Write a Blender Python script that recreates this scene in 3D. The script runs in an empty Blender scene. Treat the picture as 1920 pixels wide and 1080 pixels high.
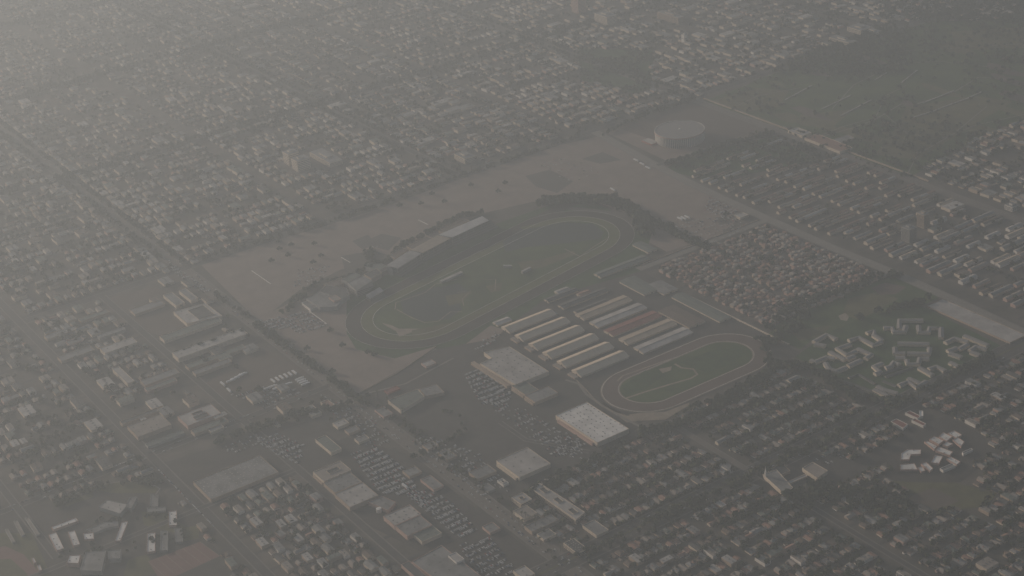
import bpy, bmesh, math, random
import numpy as np
from mathutils import Vector, Matrix
R = math.radians
# ------------------------------------------------------------------ camera
F_PX = 3170.07                                   # focal length in pixels of a 1920 wide frame
PITCH, ROLL, YAW = 0.4528643, -0.1001961, -1.0252452
CAM = Vector((3654.18, -1283.83, 1703.25))
_fw = Vector((math.sin(YAW)*math.cos(PITCH), math.cos(YAW)*math.cos(PITCH), -math.sin(PITCH)))
_r0 = Vector((math.cos(YAW), -math.sin(YAW), 0)); _u0 = _r0.cross(_fw)
_rt = _r0*math.cos(ROLL) + _u0*math.sin(ROLL); _up = -_r0*math.sin(ROLL) + _u0*math.cos(ROLL)
S = bpy.context.scene
cam_data = bpy.data.cameras.new("camera")
cam = bpy.data.objects.new("camera", cam_data)
S.collection.objects.link(cam); S.camera = cam
cam_data.sensor_width = 36; cam_data.lens = 36*F_PX/1920
cam_data.clip_start = 5; cam_data.clip_end = 60000
_m = Matrix((_rt, _up, -_fw)).transposed().to_4x4(); _m.translation = CAM
cam.matrix_world = _m
# ------------------------------------------------------------------ light: low winter sun in the west-south-west
SUN_AZ, SUN_EL = 248.0, 14.5
world = bpy.data.worlds.new("World"); S.world = world; world.use_nodes = True
wn = world.node_tree; bg = wn.nodes["Background"]
sky = wn.nodes.new("ShaderNodeTexSky"); sky.sky_type = 'NISHITA'; sky.sun_disc = False
sky.sun_elevation = R(SUN_EL); sky.sun_rotation = R(SUN_AZ); sky.altitude = 300; sky.air_density = 1.0; sky.dust_density = 1.5
wn.links.new(sky.outputs[0], bg.inputs[0]); bg.inputs[1].default_value = 0.05
sl = bpy.data.lights.new("sun", 'SUN'); sl.energy = 5.0; sl.angle = R(0.6); sl.color = (1.0, 0.81, 0.65)
sun = bpy.data.objects.new("sun", sl); S.collection.objects.link(sun)
SD = Vector((math.sin(R(SUN_AZ))*math.cos(R(SUN_EL)), math.cos(R(SUN_AZ))*math.cos(R(SUN_EL)), math.sin(R(SUN_EL))))
sun.rotation_euler = (-SD).to_track_quat('-Z', 'Y').to_euler()
S.view_settings.view_transform = 'Standard'; S.view_settings.look = 'None'; S.view_settings.gamma = 1
S.view_settings.use_curve_mapping = False; S.view_settings.exposure = 0.14
S.cycles.volume_bounces = 0; S.cycles.max_bounces = 5; S.cycles.diffuse_bounces = 2
HAZE_DENSITY, HAZE_G, HAZE_COLOR = 0.000150, 0.33, (0.733, 0.854, 0.968, 1)
rng = random.Random(7)
# ------------------------------------------------------------------ helpers
def G(x, y, z=0.0):
    """the world point at height z seen at photo pixel x, y"""
    d = _fw + _rt*((x-960)/F_PX) + _up*((540-y)/F_PX)
    t = (z-CAM.z)/d.z
    return CAM + d*t
def P(p):
    """photo pixel of a world point"""
    d = Vector(p)-CAM; z = d.dot(_fw)
    return 960+F_PX*d.dot(_rt)/z, 540-F_PX*d.dot(_up)/z
def gp(pts, z=0.0, s=1, ox=0, oy=0):
    return [tuple(G(ox+x/s, oy+y/s, z))[:2] for x, y in pts]
def tag(o, label=None, cat=None, group=None, kind=None):
    if label: o['label'] = label
    if cat: o['category'] = cat
    if group: o['group'] = group
    if kind: o['kind'] = kind
    return o
def link(o, parent=None):
    S.collection.objects.link(o)
    if parent: o.parent = parent
    return o
def empty(name, loc=(0, 0, 0), rz=0.0):
    o = bpy.data.objects.new(name, None); link(o); o.location = loc; o.rotation_euler = (0, 0, rz); o.empty_display_size = 2
    return o
_mats = {}
def mat(name, col, rough=0.85, var=0.18, scale=0.05, metal=0.0, col2=None):
    if name in _mats: return _mats[name]
    m = bpy.data.materials.new(name); m.use_nodes = True; nt = m.node_tree
    b = nt.nodes['Principled BSDF']; b.inputs['Roughness'].default_value = rough; b.inputs['Metallic'].default_value = metal
    b.inputs['Specular IOR Level'].default_value = 0.3
    ge = nt.nodes.new('ShaderNodeNewGeometry'); no = nt.nodes.new('ShaderNodeTexNoise')
    no.inputs['Scale'].default_value = scale; no.inputs['Detail'].default_value = 6; no.inputs['Roughness'].default_value = 0.65
    nt.links.new(ge.outputs['Position'], no.inputs['Vector'])
    mr = nt.nodes.new('ShaderNodeMapRange'); mr.inputs[1].default_value = 0.35; mr.inputs[2].default_value = 0.65
    nt.links.new(no.outputs[0], mr.inputs[0])
    mx = nt.nodes.new('ShaderNodeMix'); mx.data_type = 'RGBA'
    c2 = col2 if col2 else tuple(min(1, c*(1+var)) for c in col)
    c1 = col if col2 else tuple(c*(1-var) for c in col)
    mx.inputs[6].default_value = (*c1, 1); mx.inputs[7].default_value = (*c2, 1)
    nt.links.new(mr.outputs[0], mx.inputs[0]); nt.links.new(mx.outputs[2], b.inputs['Base Color'])
    _mats[name] = m; return m
M = dict(
 soil=mat('yard_soil', (0.060, 0.058, 0.046), .95, scale=0.012, col2=(0.155, 0.132, 0.110)),
 grass=mat('grass', (0.040, 0.078, 0.024), .95, .35, .03),
 parkgrass=mat('mottled_grass', (0.030, 0.058, 0.018), .95, .3, .014, col2=(0.078, 0.118, 0.032)),
 drygrass=mat('dry_grass', (0.112, 0.108, 0.050), .95, .25, .03),
 turf=mat('turf', (0.108, 0.122, 0.046), .95, .15, .05),
 dirt=mat('track_dirt', (0.056, 0.050, 0.040), .95, .15, .02),
 reddirt=mat('training_dirt', (0.140, 0.102, 0.084), .95, .12, .02),
 sand=mat('sand', (0.30, 0.25, 0.19), .95, .2, .05),
 lot=mat('pale_parking_surface', (0.215, 0.172, 0.142), .9, .12, .02, col2=(0.290, 0.232, 0.192)),
 lotdark=mat('patched_asphalt', (0.115, 0.105, 0.092), .9, .12, .02),
 asphalt=mat('asphalt', (0.075, 0.068, 0.060), .9, .2, .03),
 brownlot=mat('bare_earth', (0.130, 0.105, 0.085), .95, .12, .02),
 road=mat('main_road', (0.165, 0.145, 0.122), .85, .15, .03),
 paleroad=mat('pale_road', (0.225, 0.205, 0.175), .85, .12, .03),
 street=mat('street', (0.080, 0.075, 0.068), .9, .2, .03),
 walk=mat('pavement_concrete', (0.19, 0.175, 0.155), .9, .15, .05),
 paint=mat('road_paint', (0.62, 0.60, 0.52), .7, .1, .2),
 water=mat('pond_water', (0.022, 0.036, 0.026), .5, .2, .05),
 leaf=mat('leaves_dark', (0.036, 0.050, 0.026), .9, .35, .15),
 leaf2=mat('leaves_olive', (0.070, 0.078, 0.032), .9, .35, .15),
 leaf3=mat('leaves_brown', (0.085, 0.070, 0.045), .9, .3, .15),
 bark=mat('bark', (0.09, 0.07, 0.055), .95, .2, .4),
 white=mat('white_roof', (0.78, 0.75, 0.70), .7, .16, .04),
 pale=mat('pale_metal_roof', (0.60, 0.57, 0.53), .7, .15, .03),
 shingle=mat('light_shingle', (0.27, 0.255, 0.24), .9, .15, .3),
 cream=mat('cream_roof', (0.64, 0.53, 0.40), .8, .08, .05),
 palegrey=mat('pale_grey_roof', (0.42, 0.395, 0.365), .8, .22, .03),
 grey=mat('grey_roof', (0.235, 0.232, 0.222), .85, .28, .04),
 darkgrey=mat('dark_roof', (0.105, 0.103, 0.098), .9, .2, .05),
 tan=mat('tan_roof', (0.31, 0.27, 0.23), .85, .12, .05),
 brown=mat('brown_shingle', (0.155, 0.120, 0.095), .9, .2, .3),
 tanpale=mat('pale_tan_roof', (0.44, 0.36, 0.27), .85, .12, .05),
 terracotta=mat("terracotta_tile", (0.30, 0.18, 0.135), .85, .2, .3),
 red=mat('red_roof', (0.27, 0.105, 0.080), .8, .15, .1),
 green=mat('green_grey_roof', (0.155, 0.175, 0.150), .8, .1, .05),
 metal=mat('metal_sheet', (0.50, 0.50, 0.49), .35, .08, .2, .6),
 stucco=mat('cream_stucco', (0.62, 0.53, 0.42), .9, .12, .2),
 wallwhite=mat('white_wall', (0.72, 0.68, 0.62), .9, .08, .2),
 walltan=mat('tan_wall', (0.42, 0.33, 0.25), .9, .12, .2),
 wallgrey=mat('grey_wall', (0.33, 0.32, 0.30), .9, .12, .2),
 wallpink=mat('pink_wall', (0.50, 0.35, 0.29), .9, .12, .2),
 wallred=mat('red_brick_wall', (0.32, 0.13, 0.095), .9, .12, .2),
 glass=mat('window_glass', (0.03, 0.035, 0.04), .08, .1, .5),
 carwhite=mat('car_paint_white', (0.72, 0.72, 0.71), .3, .03, .5),
 carsilver=mat('car_paint_silver', (0.50, 0.51, 0.52), .35, .05, .5),
 carblack=mat('car_paint_black', (0.03, 0.03, 0.032), .25, .1, .5),
 carred=mat('car_paint_red', (0.35, 0.05, 0.04), .3, .05, .5),
 carblue=mat('car_paint_blue', (0.06, 0.10, 0.20), .3, .05, .5),
 courts=mat('red_courts', (0.22, 0.125, 0.105), .9, .12, .03),
)
class MB:
    """collects faces and builds them as one mesh; material slots by name"""
    def __init__(s): s.v = []; s.f = []; s.m = []; s.slots = []
    def slot(s, n):
        if n not in s.slots: s.slots.append(n)
        return s.slots.index(n)
    def face(s, pts, mt):
        i = len(s.v); s.v += [tuple(p) for p in pts]; s.f.append(tuple(range(i, i+len(pts)))); s.m.append(s.slot(mt))
    def prism(s, poly, z0, z1, mt, top=None, bottom=False):
        if area(poly) < 0: poly = poly[::-1]
        n = len(poly)
        for i in range(n):
            a, b = poly[i], poly[(i+1) % n]
            s.face([(a[0], a[1], z0), (b[0], b[1], z0), (b[0], b[1], z1), (a[0], a[1], z1)], mt)
        if top is not False: s.face([(p[0], p[1], z1) for p in poly], top or mt)
        if bottom: s.face([(p[0], p[1], z0) for p in poly[::-1]], mt)
    def box(s, x0, x1, y0, y1, z0, z1, mt, top=None, bottom=False):
        s.prism([(x0, y0), (x1, y0), (x1, y1), (x0, y1)], z0, z1, mt, top, bottom)
    def gable(s, x0, x1, y0, y1, z0, z1, mt, wall, ov=0.4, hip=0.0):
        """ridge along the longer side; hip = how far the ridge ends stand in"""
        X0, X1, Y0, Y1 = x0-ov, x1+ov, y0-ov, y1+ov
        if (y1-y0) >= (x1-x0):
            xm = (x0+x1)/2; a = (xm, Y0+hip, z1); b = (xm, Y1-hip, z1)
            s.face([(X0, Y1, z0), (X0, Y0, z0), a, b], mt); s.face([(X1, Y0, z0), (X1, Y1, z0), b, a], mt)
            e = mt if hip > 0 else wall
            s.face([(X0, Y0, z0), (X1, Y0, z0), a], e); s.face([(X1, Y1, z0), (X0, Y1, z0), b], e)
        else:
            ym = (y0+y1)/2; a = (X0+hip, ym, z1); b = (X1-hip, ym, z1)
            s.face([(X0, Y0, z0), (X1, Y0, z0), b, a], mt); s.face([(X1, Y1, z0), (X0, Y1, z0), a, b], mt)
            e = mt if hip > 0 else wall
            s.face([(X0, Y1, z0), (X0, Y0, z0), a], e); s.face([(X1, Y0, z0), (X1, Y1, z0), b], e)
        s.face([(X0, Y0, z0), (X0, Y1, z0), (X1, Y1, z0), (X1, Y0, z0)], wall)
    def mesh(s, name):
        me = bpy.data.meshes.new(name); me.from_pydata(s.v, [], s.f)
        for k in s.slots: me.materials.append(M[k])
        me.polygons.foreach_set('material_index', s.m); me.update(); return me
    def build(s, name, parent=None, loc=None):
        o = bpy.data.objects.new(name, s.mesh(name)); link(o, parent)
        if loc: o.location = loc
        return o
    def arrays(s):
        return np.array(s.v, float), s.f, s.m, list(s.slots)
def area(p):
    return sum(p[i][0]*p[(i+1) % len(p)][1]-p[(i+1) % len(p)][0]*p[i][1] for i in range(len(p)))/2
def pip(x, y, poly):
    c = False; j = len(poly)-1
    for i in range(len(poly)):
        xi, yi = poly[i]; xj, yj = poly[j]
        if (yi > y) != (yj > y) and x < (xj-xi)*(y-yi)/(yj-yi)+xi: c = not c
        j = i
    return c
def cen(poly): return sum(p[0] for p in poly)/len(poly), sum(p[1] for p in poly)/len(poly)
BLOCKED = []                     # world polygons that the street grid must leave free
def block(poly, grow=0.0):
    if grow:
        cx, cy = cen(poly); r = max(math.hypot(x-cx, y-cy) for x, y in poly); k = 1+grow/max(r, 1)
        poly = [(cx+(x-cx)*k, cy+(y-cy)*k) for x, y in poly]
    xs = [p[0] for p in poly]; ys = [p[1] for p in poly]
    BLOCKED.append((min(xs), max(xs), min(ys), max(ys), poly)); return poly
def blocked(x, y):
    for a, b, c, d, p in BLOCKED:
        if a <= x <= b and c <= y <= d and pip(x, y, p): return True
    return False
def in_frame(x, y, m=60):
    u, v = P((x, y, 0)); return -m < u < 1920+m and -m < v < 1080+m
_zl = [0.04]
def sheet(name, poly, mt, step=True, label=None, z=None):
    """a flat ground surface"""
    if z is None:
        if step: _zl[0] += 0.006
        z = _zl[0]
    if area(poly) < 0: poly = poly[::-1]
    b = MB(); b.face([(p[0], p[1], z) for p in poly], mt)
    o = b.build(name); o['kind'] = 'structure'
    if label: o['label'] = label
    return o
def ribbon(b, pts, w, z, mt, closed=False, h=0.0):
    n = len(pts); L = []; Rr = []
    for i in range(n):
        if closed: a, c = pts[i-1], pts[(i+1) % n]
        else: a, c = pts[max(i-1, 0)], pts[min(i+1, n-1)]
        dx, dy = c[0]-a[0], c[1]-a[1]; l = math.hypot(dx, dy) or 1; nx, ny = -dy/l*w/2, dx/l*w/2
        L.append((pts[i][0]+nx, pts[i][1]+ny)); Rr.append((pts[i][0]-nx, pts[i][1]-ny))
    for i in range(n if closed else n-1):
        j = (i+1) % n
        b.face([(*Rr[i], z+h), (*Rr[j], z+h), (*L[j], z+h), (*L[i], z+h)], mt)
        if h:
            b.face([(*Rr[i], z), (*Rr[j], z), (*Rr[j], z+h), (*Rr[i], z+h)], mt)
            b.face([(*L[j], z), (*L[i], z), (*L[i], z+h), (*L[j], z+h)], mt)
def path(name, pts, w, mt, label=None, closed=False, z=None):
    if z is None: _zl[0] += 0.006; z = _zl[0]
    b = MB(); ribbon(b, pts, w, z, mt, closed); o = b.build(name); o['kind'] = 'structure'
    if label: o['label'] = label
    return o
# ------------------------------------------------------------------ ground and large surfaces
b = MB(); b.face([(-9000, -6000, 0), (7000, -6000, 0), (7000, 10000, 0), (-9000, 10000, 0)], 'soil')
b.build('ground')['kind'] = 'structure'
def px(pts, s=1, ox=0, oy=0, z=0): return gp(pts, z, s, ox, oy)
W_LOT = px([(372, 492), (600, 427), (720, 388), (860, 337), (1050, 272), (1122, 256), (1225, 315), (1300, 350), (1400, 397), (1350, 440), (1250, 472), (1200, 445), (1190, 405), (1120, 380), (1000, 378), (905, 400), (725, 490), (640, 505), (560, 545), (500, 592), (480, 598)])
sheet('parking_lot', W_LOT, 'lot'); block(W_LOT)
SW_LOT = px([(478, 600), (560, 560), (650, 560), (650, 625), (668, 655), (740, 672), (815, 650), (818, 655), (672, 737), (640, 722)])
block(SW_LOT)
# the whole race course block is kept free of the street grid
SQUARE = [(12, 14), (1372, 14), (1372, 258), (1350, 800), (1300, 1175), (12, 1240)]
block(SQUARE)
TR_GROUND = [(470, 100), (800, 100), (850, 330), (800, 800), (640, 960), (330, 960), (330, 560), (420, 250)]
sheet('ground', TR_GROUND, 'grass')
sheet('parking_lot', SW_LOT, 'lot')
sheet('ground', [(830, 380), (1340, 380), (1345, 800), (800, 800), (760, 560)], 'asphalt')
for k, pp in enumerate([[(690, 450), (716, 438), (752, 446), (728, 470), (700, 462)], [(985, 330), (1030, 318), (1075, 340), (1045, 362), (1005, 350)],
           [(1090, 298), (1130, 285), (1165, 300), (1125, 307)], [(660, 452), (690, 440), (705, 458), (680, 468)],
           [(640, 480), (700, 470), (735, 480), (700, 505), (650, 520)], [(1040, 385), (1190, 400), (1220, 440), (1160, 420)],
           [(1340, 408), (1362, 405), (1375, 417), (1350, 422)]]):
    sheet('patched_asphalt', px(pp), 'lotdark')
STRIP = px([(828, 678), (848, 682), (935, 632), (945, 618), (920, 610), (880, 640)])
sheet('parking_lot', STRIP, 'lot')
RETAIL = px([(690, 735), (818, 655), (900, 640), (960, 640), (1120, 740), (1200, 800), (1130, 850), (1000, 905), (960, 990), (800, 840)])
sheet('parking_lot', RETAIL, 'asphalt'); block(RETAIL)
FORUM_LOT = [(30, 1275), (310, 1262), (375, 1590), (30, 1590)]
sheet('parking_lot', FORUM_LOT, 'brownlot'); block(FORUM_LOT)
sheet('parking_lot', [(30, 1275), (310, 1262), (345, 1400), (180, 1330), (30, 1320)], 'lot')
for pp in [[(205, 558), (290, 537), (312, 548), (225, 582)], [(243, 598), (325, 578), (350, 603), (398, 598), (300, 630), (262, 615)],
           [(372, 728), (475, 660), (500, 655), (590, 700), (540, 715), (415, 745)], [(610, 835), (640, 850), (590, 870), (560, 840)]]:
    sheet('vacant_lot', px(pp), 'brownlot'); block(px(pp))
MALL = px([(560, 860), (650, 820), (760, 850), (1050, 1075), (960, 1090), (860, 1090), (800, 1040), (700, 990), (560, 880)])
sheet('parking_lot', MALL, 'asphalt'); block(MALL)
NL = px([(440, 830), (575, 790), (640, 830), (560, 875), (515, 850)]); sheet('parking_lot', NL, 'asphalt'); block(NL)
GL = px([(300, 870), (480, 815), (560, 868), (395, 942)]); sheet('parking_lot', GL, 'asphalt'); block(GL)
# cemetery, parks and fields
CEM = px([(1318, 189), (1400, 160), (1500, 105), (1640, 58), (1760, 40), (1990, 30), (1990, 195), (1830, 262), (1700, 336), (1560, 286), (1440, 238)])
sheet('cemetery_lawn', CEM, 'parkgrass'); block(CEM)
for pp in [[(1330, 190), (1420, 165), (1480, 170), (1460, 200), (1400, 210)], [(1780, 60), (1920, 50), (1920, 90), (1800, 95)],
           [(1700, 200), (1830, 180), (1900, 190), (1800, 250), (1720, 300), (1640, 290), (1680, 240)], [(1500, 215), (1600, 205), (1560, 240), (1500, 235)]]:
    sheet('cemetery_lawn', px(pp), 'drygrass')
PARK = px([(1440, 628), (1480, 585), (1600, 545), (1650, 520), (1700, 522), (1770, 550), (1745, 566), (1600, 622), (1520, 640), (1500, 655)])
sheet('park_lawn', PARK, 'parkgrass'); block(PARK)
for pp, m_ in [([(1590, 560), (1640, 548), (1685, 560), (1650, 580), (1610, 600), (1580, 590)], 'drygrass'),
               ([(1632, 540), (1660, 530), (1700, 538), (1680, 552), (1650, 553)], 'reddirt'),
               ([(1572, 592), (1585, 587), (1592, 594), (1588, 602), (1576, 600)], 'sand'),
               ([(1480, 620), (1560, 610), (1540, 630), (1500, 640)], 'drygrass')]:
    sheet('park_lawn' if m_ == 'drygrass' else 'infield_dirt', px(pp), m_)
_q = random.Random(5)
for k in range(34):
    g = G(_q.uniform(1340, 1920), _q.uniform(60, 330)); a0 = _q.uniform(0, 3); rx, ry = _q.uniform(25, 90), _q.uniform(12, 35)
    if pip(g.x, g.y, CEM):
        sheet('cemetery_lawn', [(g.x+rx*(1+.25*math.sin(3*a+a0))*math.cos(a), g.y+ry*(1+.3*math.cos(2*a+a0))*math.sin(a)) for a in [k_*math.pi/9 for k_ in range(18)]], _q.choice(['drygrass', 'drygrass', 'brownlot', 'turf']))
b = MB()
for X in range(40, 470, 19):
    for Y0 in range(20, 1230, 60):
        if pip(X, Y0, W_LOT) and pip(X, Y0+55, W_LOT) and _q.random() < .7: ribbon(b, [(X, Y0), (X, Y0+52)], .35, .42, 'walk')
b.build('road_marking')['kind'] = 'structure'
DPARK = px([(1085, 90), (1225, 95), (1222, 165), (1190, 175), (1090, 150)]); sheet('park_lawn', DPARK, 'grass'); block(DPARK)
FG = px([(1245, 318), (1300, 285), (1450, 253), (1530, 300), (1440, 320), (1330, 340)]); sheet('park_lawn', FG, 'grass')
SCH = px([(-20, 960), (110, 940), (240, 898), (300, 915), (420, 1045), (440, 1100), (-20, 1100)])
sheet('school_ground', SCH, 'asphalt'); block(SCH)
for pp, m_ in [([(170, 915), (200, 906), (240, 901), (272, 903), (297, 916), (290, 925), (210, 925)], 'drygrass'),
               ([(115, 942), (170, 925), (175, 932), (125, 950)], 'drygrass'), ([(265, 960), (310, 960), (350, 990), (330, 1000), (270, 985)], 'drygrass'),
               ([(-20, 1000), (60, 1000), (100, 1090), (-20, 1090)], 'drygrass'), ([(240, 1050), (275, 1040), (300, 1075), (230, 1085)], 'drygrass'),
               ([(340, 990), (375, 985), (372, 1010), (345, 1015)], 'drygrass')]:
    sheet('school_lawn', px(pp), m_)
sheet('sports_court', px([(278, 1053), (375, 1016), (412, 1043), (320, 1085), (295, 1080)]), 'courts')
b = MB()
for i in range(7):
    t = i/6; A = Vector(G(278+97*t, 1053-37*t)); B = Vector(G(310+102*t, 1082-39*t))
    ribbon(b, [(A.x, A.y), (B.x, B.y)], .9, 0.5, 'sand')
o = b.build('court_line'); o['kind'] = 'structure'
EL = px([(-20, 1030), (10, 1024), (45, 1040), (75, 1075), (85, 1100), (60, 1100), (50, 1075), (20, 1048), (-20, 1050)]); sheet('running_track', EL, 'courts')
SF = px([(1660, 905), (1725, 885), (1770, 900), (1870, 925), (1850, 950), (1760, 960), (1700, 930)])
sheet('school_field', SF, 'drygrass'); block(px([(1680, 905), (1720, 882), (1850, 915), (1835, 950), (1760, 965), (1710, 940)]))
sheet('school_field', px([(1690, 935), (1750, 915), (1800, 940), (1740, 960)]), 'brown' if False else 'brownlot')
RW = px([(1665, 838), (1720, 790), (1780, 780), (1840, 815), (1870, 850), (1800, 905), (1720, 905), (1660, 900)])
sheet('school_ground', RW, 'asphalt'); block(RW)
block(px([(1680, 785), (1715, 760), (1750, 765), (1800, 800), (1740, 820)]))
CH = px([(1405, 905), (1450, 862), (1530, 850), (1560, 868), (1650, 845), (1680, 858), (1500, 940)])
sheet('parking_lot', CH, 'asphalt'); block(CH)
AP = px([(1490, 670), (1560, 620), (1640, 590), (1720, 570), (1880, 650), (1870, 665), (1680, 760)])
sheet('courtyard_lawn', AP, 'grass'); block(AP)
block(px([(1730, 568), (1783, 552), (1935, 632), (1890, 655)]))
# ------------------------------------------------------------------ race tracks
def oval(c, u, r, hs, n=40):
    ux, uy = u; l = math.hypot(ux, uy); ux /= l; uy /= l; a0 = math.atan2(uy, ux); o = []
    for k in range(n+1):
        a = a0-math.pi/2+math.pi*k/n; o.append((c[0]+ux*hs+r*math.cos(a), c[1]+uy*hs+r*math.sin(a)))
    for k in range(n+1):
        a = a0+math.pi/2+math.pi*k/n; o.append((c[0]-ux*hs+r*math.cos(a), c[1]-uy*hs+r*math.sin(a)))
    return o
MC, MU, MH = (577, 542), (-0.19, 0.982), 250
sheet('dirt_track', oval(MC, MU, 160, MH), 'dirt')
ux, uy = -0.19, 0.982
sheet('track_chute', [(MC[0]-158*0.982, MC[1]-158*0.19), (MC[0]-158*0.982+ux*470, MC[1]-158*0.19+uy*445), (MC[0]-118*0.982+ux*470, MC[1]-118*0.19+uy*440), (MC[0]-118*0.982, MC[1]-118*0.19)], 'dirt')
sheet('turf_track', oval(MC, MU, 125, MH), 'turf')
sheet('infield_lawn', oval(MC, MU, 98, MH), 'parkgrass')
def rail(c, u, r, hs, label, w=0.9):
    pts = oval(c, u, r, hs); root = empty('track_rail', (c[0], c[1], 0)); tag(root, label, 'rail', 'rails round the race tracks')
    loc = [(p[0]-c[0], p[1]-c[1]) for p in pts]
    b = MB(); ribbon(b, loc, w*.6, 1.0, 'white', True, 0.25); b.build('top_rail', root)
    b = MB(); b.box(-.12, .12, -.12, .12, 0, 1.0, 'white'); pm = b.mesh('post')
    for x, y in loc: o = bpy.data.objects.new('post', pm); link(o, root); o.location = (x, y, 0)
rail(MC, MU, 125, MH, 'white rail between the dirt oval and the grass oval of the big race track')
rail(MC, MU, 98, MH, 'white inner rail of the grass oval round the big infield', 1.3)
rail(MC, MU, 160, MH, 'outermost rail of the big race track by the grandstand', .5)
TC, TU = (1242, 578), (0, 1)
sheet('training_apron', oval((1240, 576), TU, 101, 104), 'asphalt')
sheet('track_edge', oval(TC, TU, 95, 103), 'sand')
sheet('training_track', oval(TC, TU, 91, 103), 'reddirt')
sheet('track_edge', oval(TC, TU, 62, 99), 'sand')
sheet('infield_lawn', oval(TC, TU, 58.5, 99), 'parkgrass')
rail(TC, TU, 92, 103, 'outer rail of the small training oval beside the barns', 1.0)
rail(TC, TU, 62, 99, 'inner rail of the small training oval beside the barns', 0.7)
def z6(pts): return px(pts, 3.177, 640, 360)
def z4(pts): return px(pts, 4, 960, 540)
for pp in [[(350, 640), (520, 575), (700, 545), (760, 600), (700, 650), (720, 700), (640, 760), (480, 770), (370, 720)],
           [(1080, 215), (1300, 180), (1500, 190), (1565, 240), (1540, 280), (1300, 310), (1100, 330), (980, 360), (960, 300)]]:
    sheet('lake', z6(pp), 'water')
for pp, m_ in [([(240, 780), (300, 795), (340, 815), (470, 815), (400, 845), (345, 862), (325, 830), (270, 800)], 'sand'),
               ([(420, 825), (700, 770), (900, 690), (1000, 640), (760, 780), (560, 850), (420, 870)], 'drygrass'),
               ([(1050, 420), (1200, 400), (1380, 350), (1400, 370), (1200, 450), (1080, 470)], 'drygrass'),
               ([(1060, 210), (1300, 165), (1450, 160), (1300, 185), (1090, 225)], 'turf'),
               ([(620, 620), (740, 600), (780, 595), (720, 660), (640, 680)], 'drygrass'),
               ([(860, 560), (960, 540), (950, 590), (890, 600)], 'drygrass')]:
    sheet('infield_patch', z6(pp), m_)
for pts, w in [([(320, 700), (325, 660), (500, 600), (560, 550), (690, 520)], 2.5), ([(330, 700), (420, 750), (500, 780), (580, 770), (650, 715), (720, 715)], 2.5),
               ([(690, 600), (770, 590), (720, 640), (730, 680)], 2), ([(860, 525), (920, 520), (915, 590)], 2), ([(1330, 340), (1420, 385), (1500, 330), (1580, 280)], 3)]:
    path('infield_path', z6(pts), w, 'sand')
for pts, w in [([(790, 700), (830, 660), (1000, 600), (1200, 530)], 4), ([(850, 830), (1000, 780), (1200, 720), (1340, 680), (1390, 650), (1360, 610), (1270, 600), (1220, 570)], 5),
               ([(1375, 540), (1420, 560), (1370, 580)], 1.8), ([(1380, 530), (1410, 550), (1430, 520), (1475, 540)], 1.8), ([(1475, 540), (1560, 500)], 1.5)]:
    path('infield_path', z4(pts), w, 'sand' if w > 2 else 'paint')
for pp, m_ in [([(960, 670), (1000, 650), (1040, 655), (1010, 690), (970, 690)], 'sand'), ([(1100, 610), (1200, 590), (1190, 620), (1130, 640)], 'sand'),
               ([(820, 740), (1000, 620), (1150, 650), (1000, 760), (860, 800)], 'grass'), ([(1260, 560), (1500, 470), (1700, 450), (1760, 500), (1600, 590), (1450, 640), (1420, 620)], 'grass'),
               ([(880, 950), (960, 940), (1150, 930), (1330, 860), (1330, 880), (1150, 990), (900, 1000)], 'sand'),
               ([(660, 850), (740, 920), (860, 960), (960, 950), (940, 1000), (860, 1010), (720, 900)], 'sand')]:
    sheet('infield_patch', z4(pp), m_)
for k, (pp, lab) in enumerate([([(585, 530), (600, 535), (725, 480), (712, 472)], 'long pale results board standing in the infield lake lawns'),
                         ([(1070, 472), (1080, 478), (1130, 452), (1122, 446)], 'small pale board standing in the infield near the far bend'),
                         ([(965, 436), (965, 442), (1015, 441), (1015, 436)], 'short white board at the centre of the infield')]):
    w_ = px(pp, 3.177, 640, 360, 6); c = cen(w_); root = empty('results_board', (c[0], c[1], 0)); tag(root, lab, 'board', 'boards in the infield')
    loc = [(x-c[0], y-c[1]) for x, y in w_]
    b = MB(); b.prism(loc, 1.5, 7, 'palegrey', bottom=True); b.build('panel', root)
    for i in (0, 2):
        x, y = loc[i]; b = MB(); b.box(x*.8-.4, x*.8+.4, y*.8-.4, y*.8+.4, 0, 1.5, 'grey'); b.build('leg', root)
# ------------------------------------------------------------------ main roads
ROADS = []
def road(pts, w, mt='road', lines=True, kerb=True, z=0.62, median=False):
    for i in range(len(pts)-1): ROADS.append((pts[i], pts[i+1], w/2+4))
    b = MB(); ribbon(b, pts, w+5, z-0.04, 'walk', h=0.0); o = b.build('pavement'); o['kind'] = 'structure'
    b = MB(); ribbon(b, pts, w, z, mt); o = b.build('road'); o['kind'] = 'structure'
    if lines:
        b = MB()
        for off in (-w/4, w/4):
            for i in range(len(pts)-1):
                (x0, y0), (x1, y1) = pts[i], pts[i+1]; l = math.hypot(x1-x0, y1-y0); nx, ny = -(y1-y0)/l*off, (x1-x0)/l*off; n = int(l/12)
                for k in range(0, n):
                    a, c = k/n, (k+.35)/n
                    ribbon(b, [(x0+(x1-x0)*a+nx, y0+(y1-y0)*a+ny), (x0+(x1-x0)*c+nx, y0+(y1-y0)*c+ny)], .3, z+.03, 'paint')
        o = b.build('road_marking'); o['kind'] = 'structure'
    if median:
        b = MB(); ribbon(b, pts, 4, z+.01, 'drygrass', h=.15); o = b.build('median'); o['kind'] = 'structure'
CENT = [(-5200, 0), (2700, 0)]
road(CENT, 30, median=False)
PRA = [(-2, -900), (-10, 4200)]
road(PRA, 26, 'street', z=.66)
CREN = [(1622, -900), (1616, 2600)]
road(CREN, 44, 'street', z=.70, median=True)
MANCH = [(-5200, 1612), (2600, 1605)]
road(MANCH, 24, 'road', z=.74)
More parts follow.
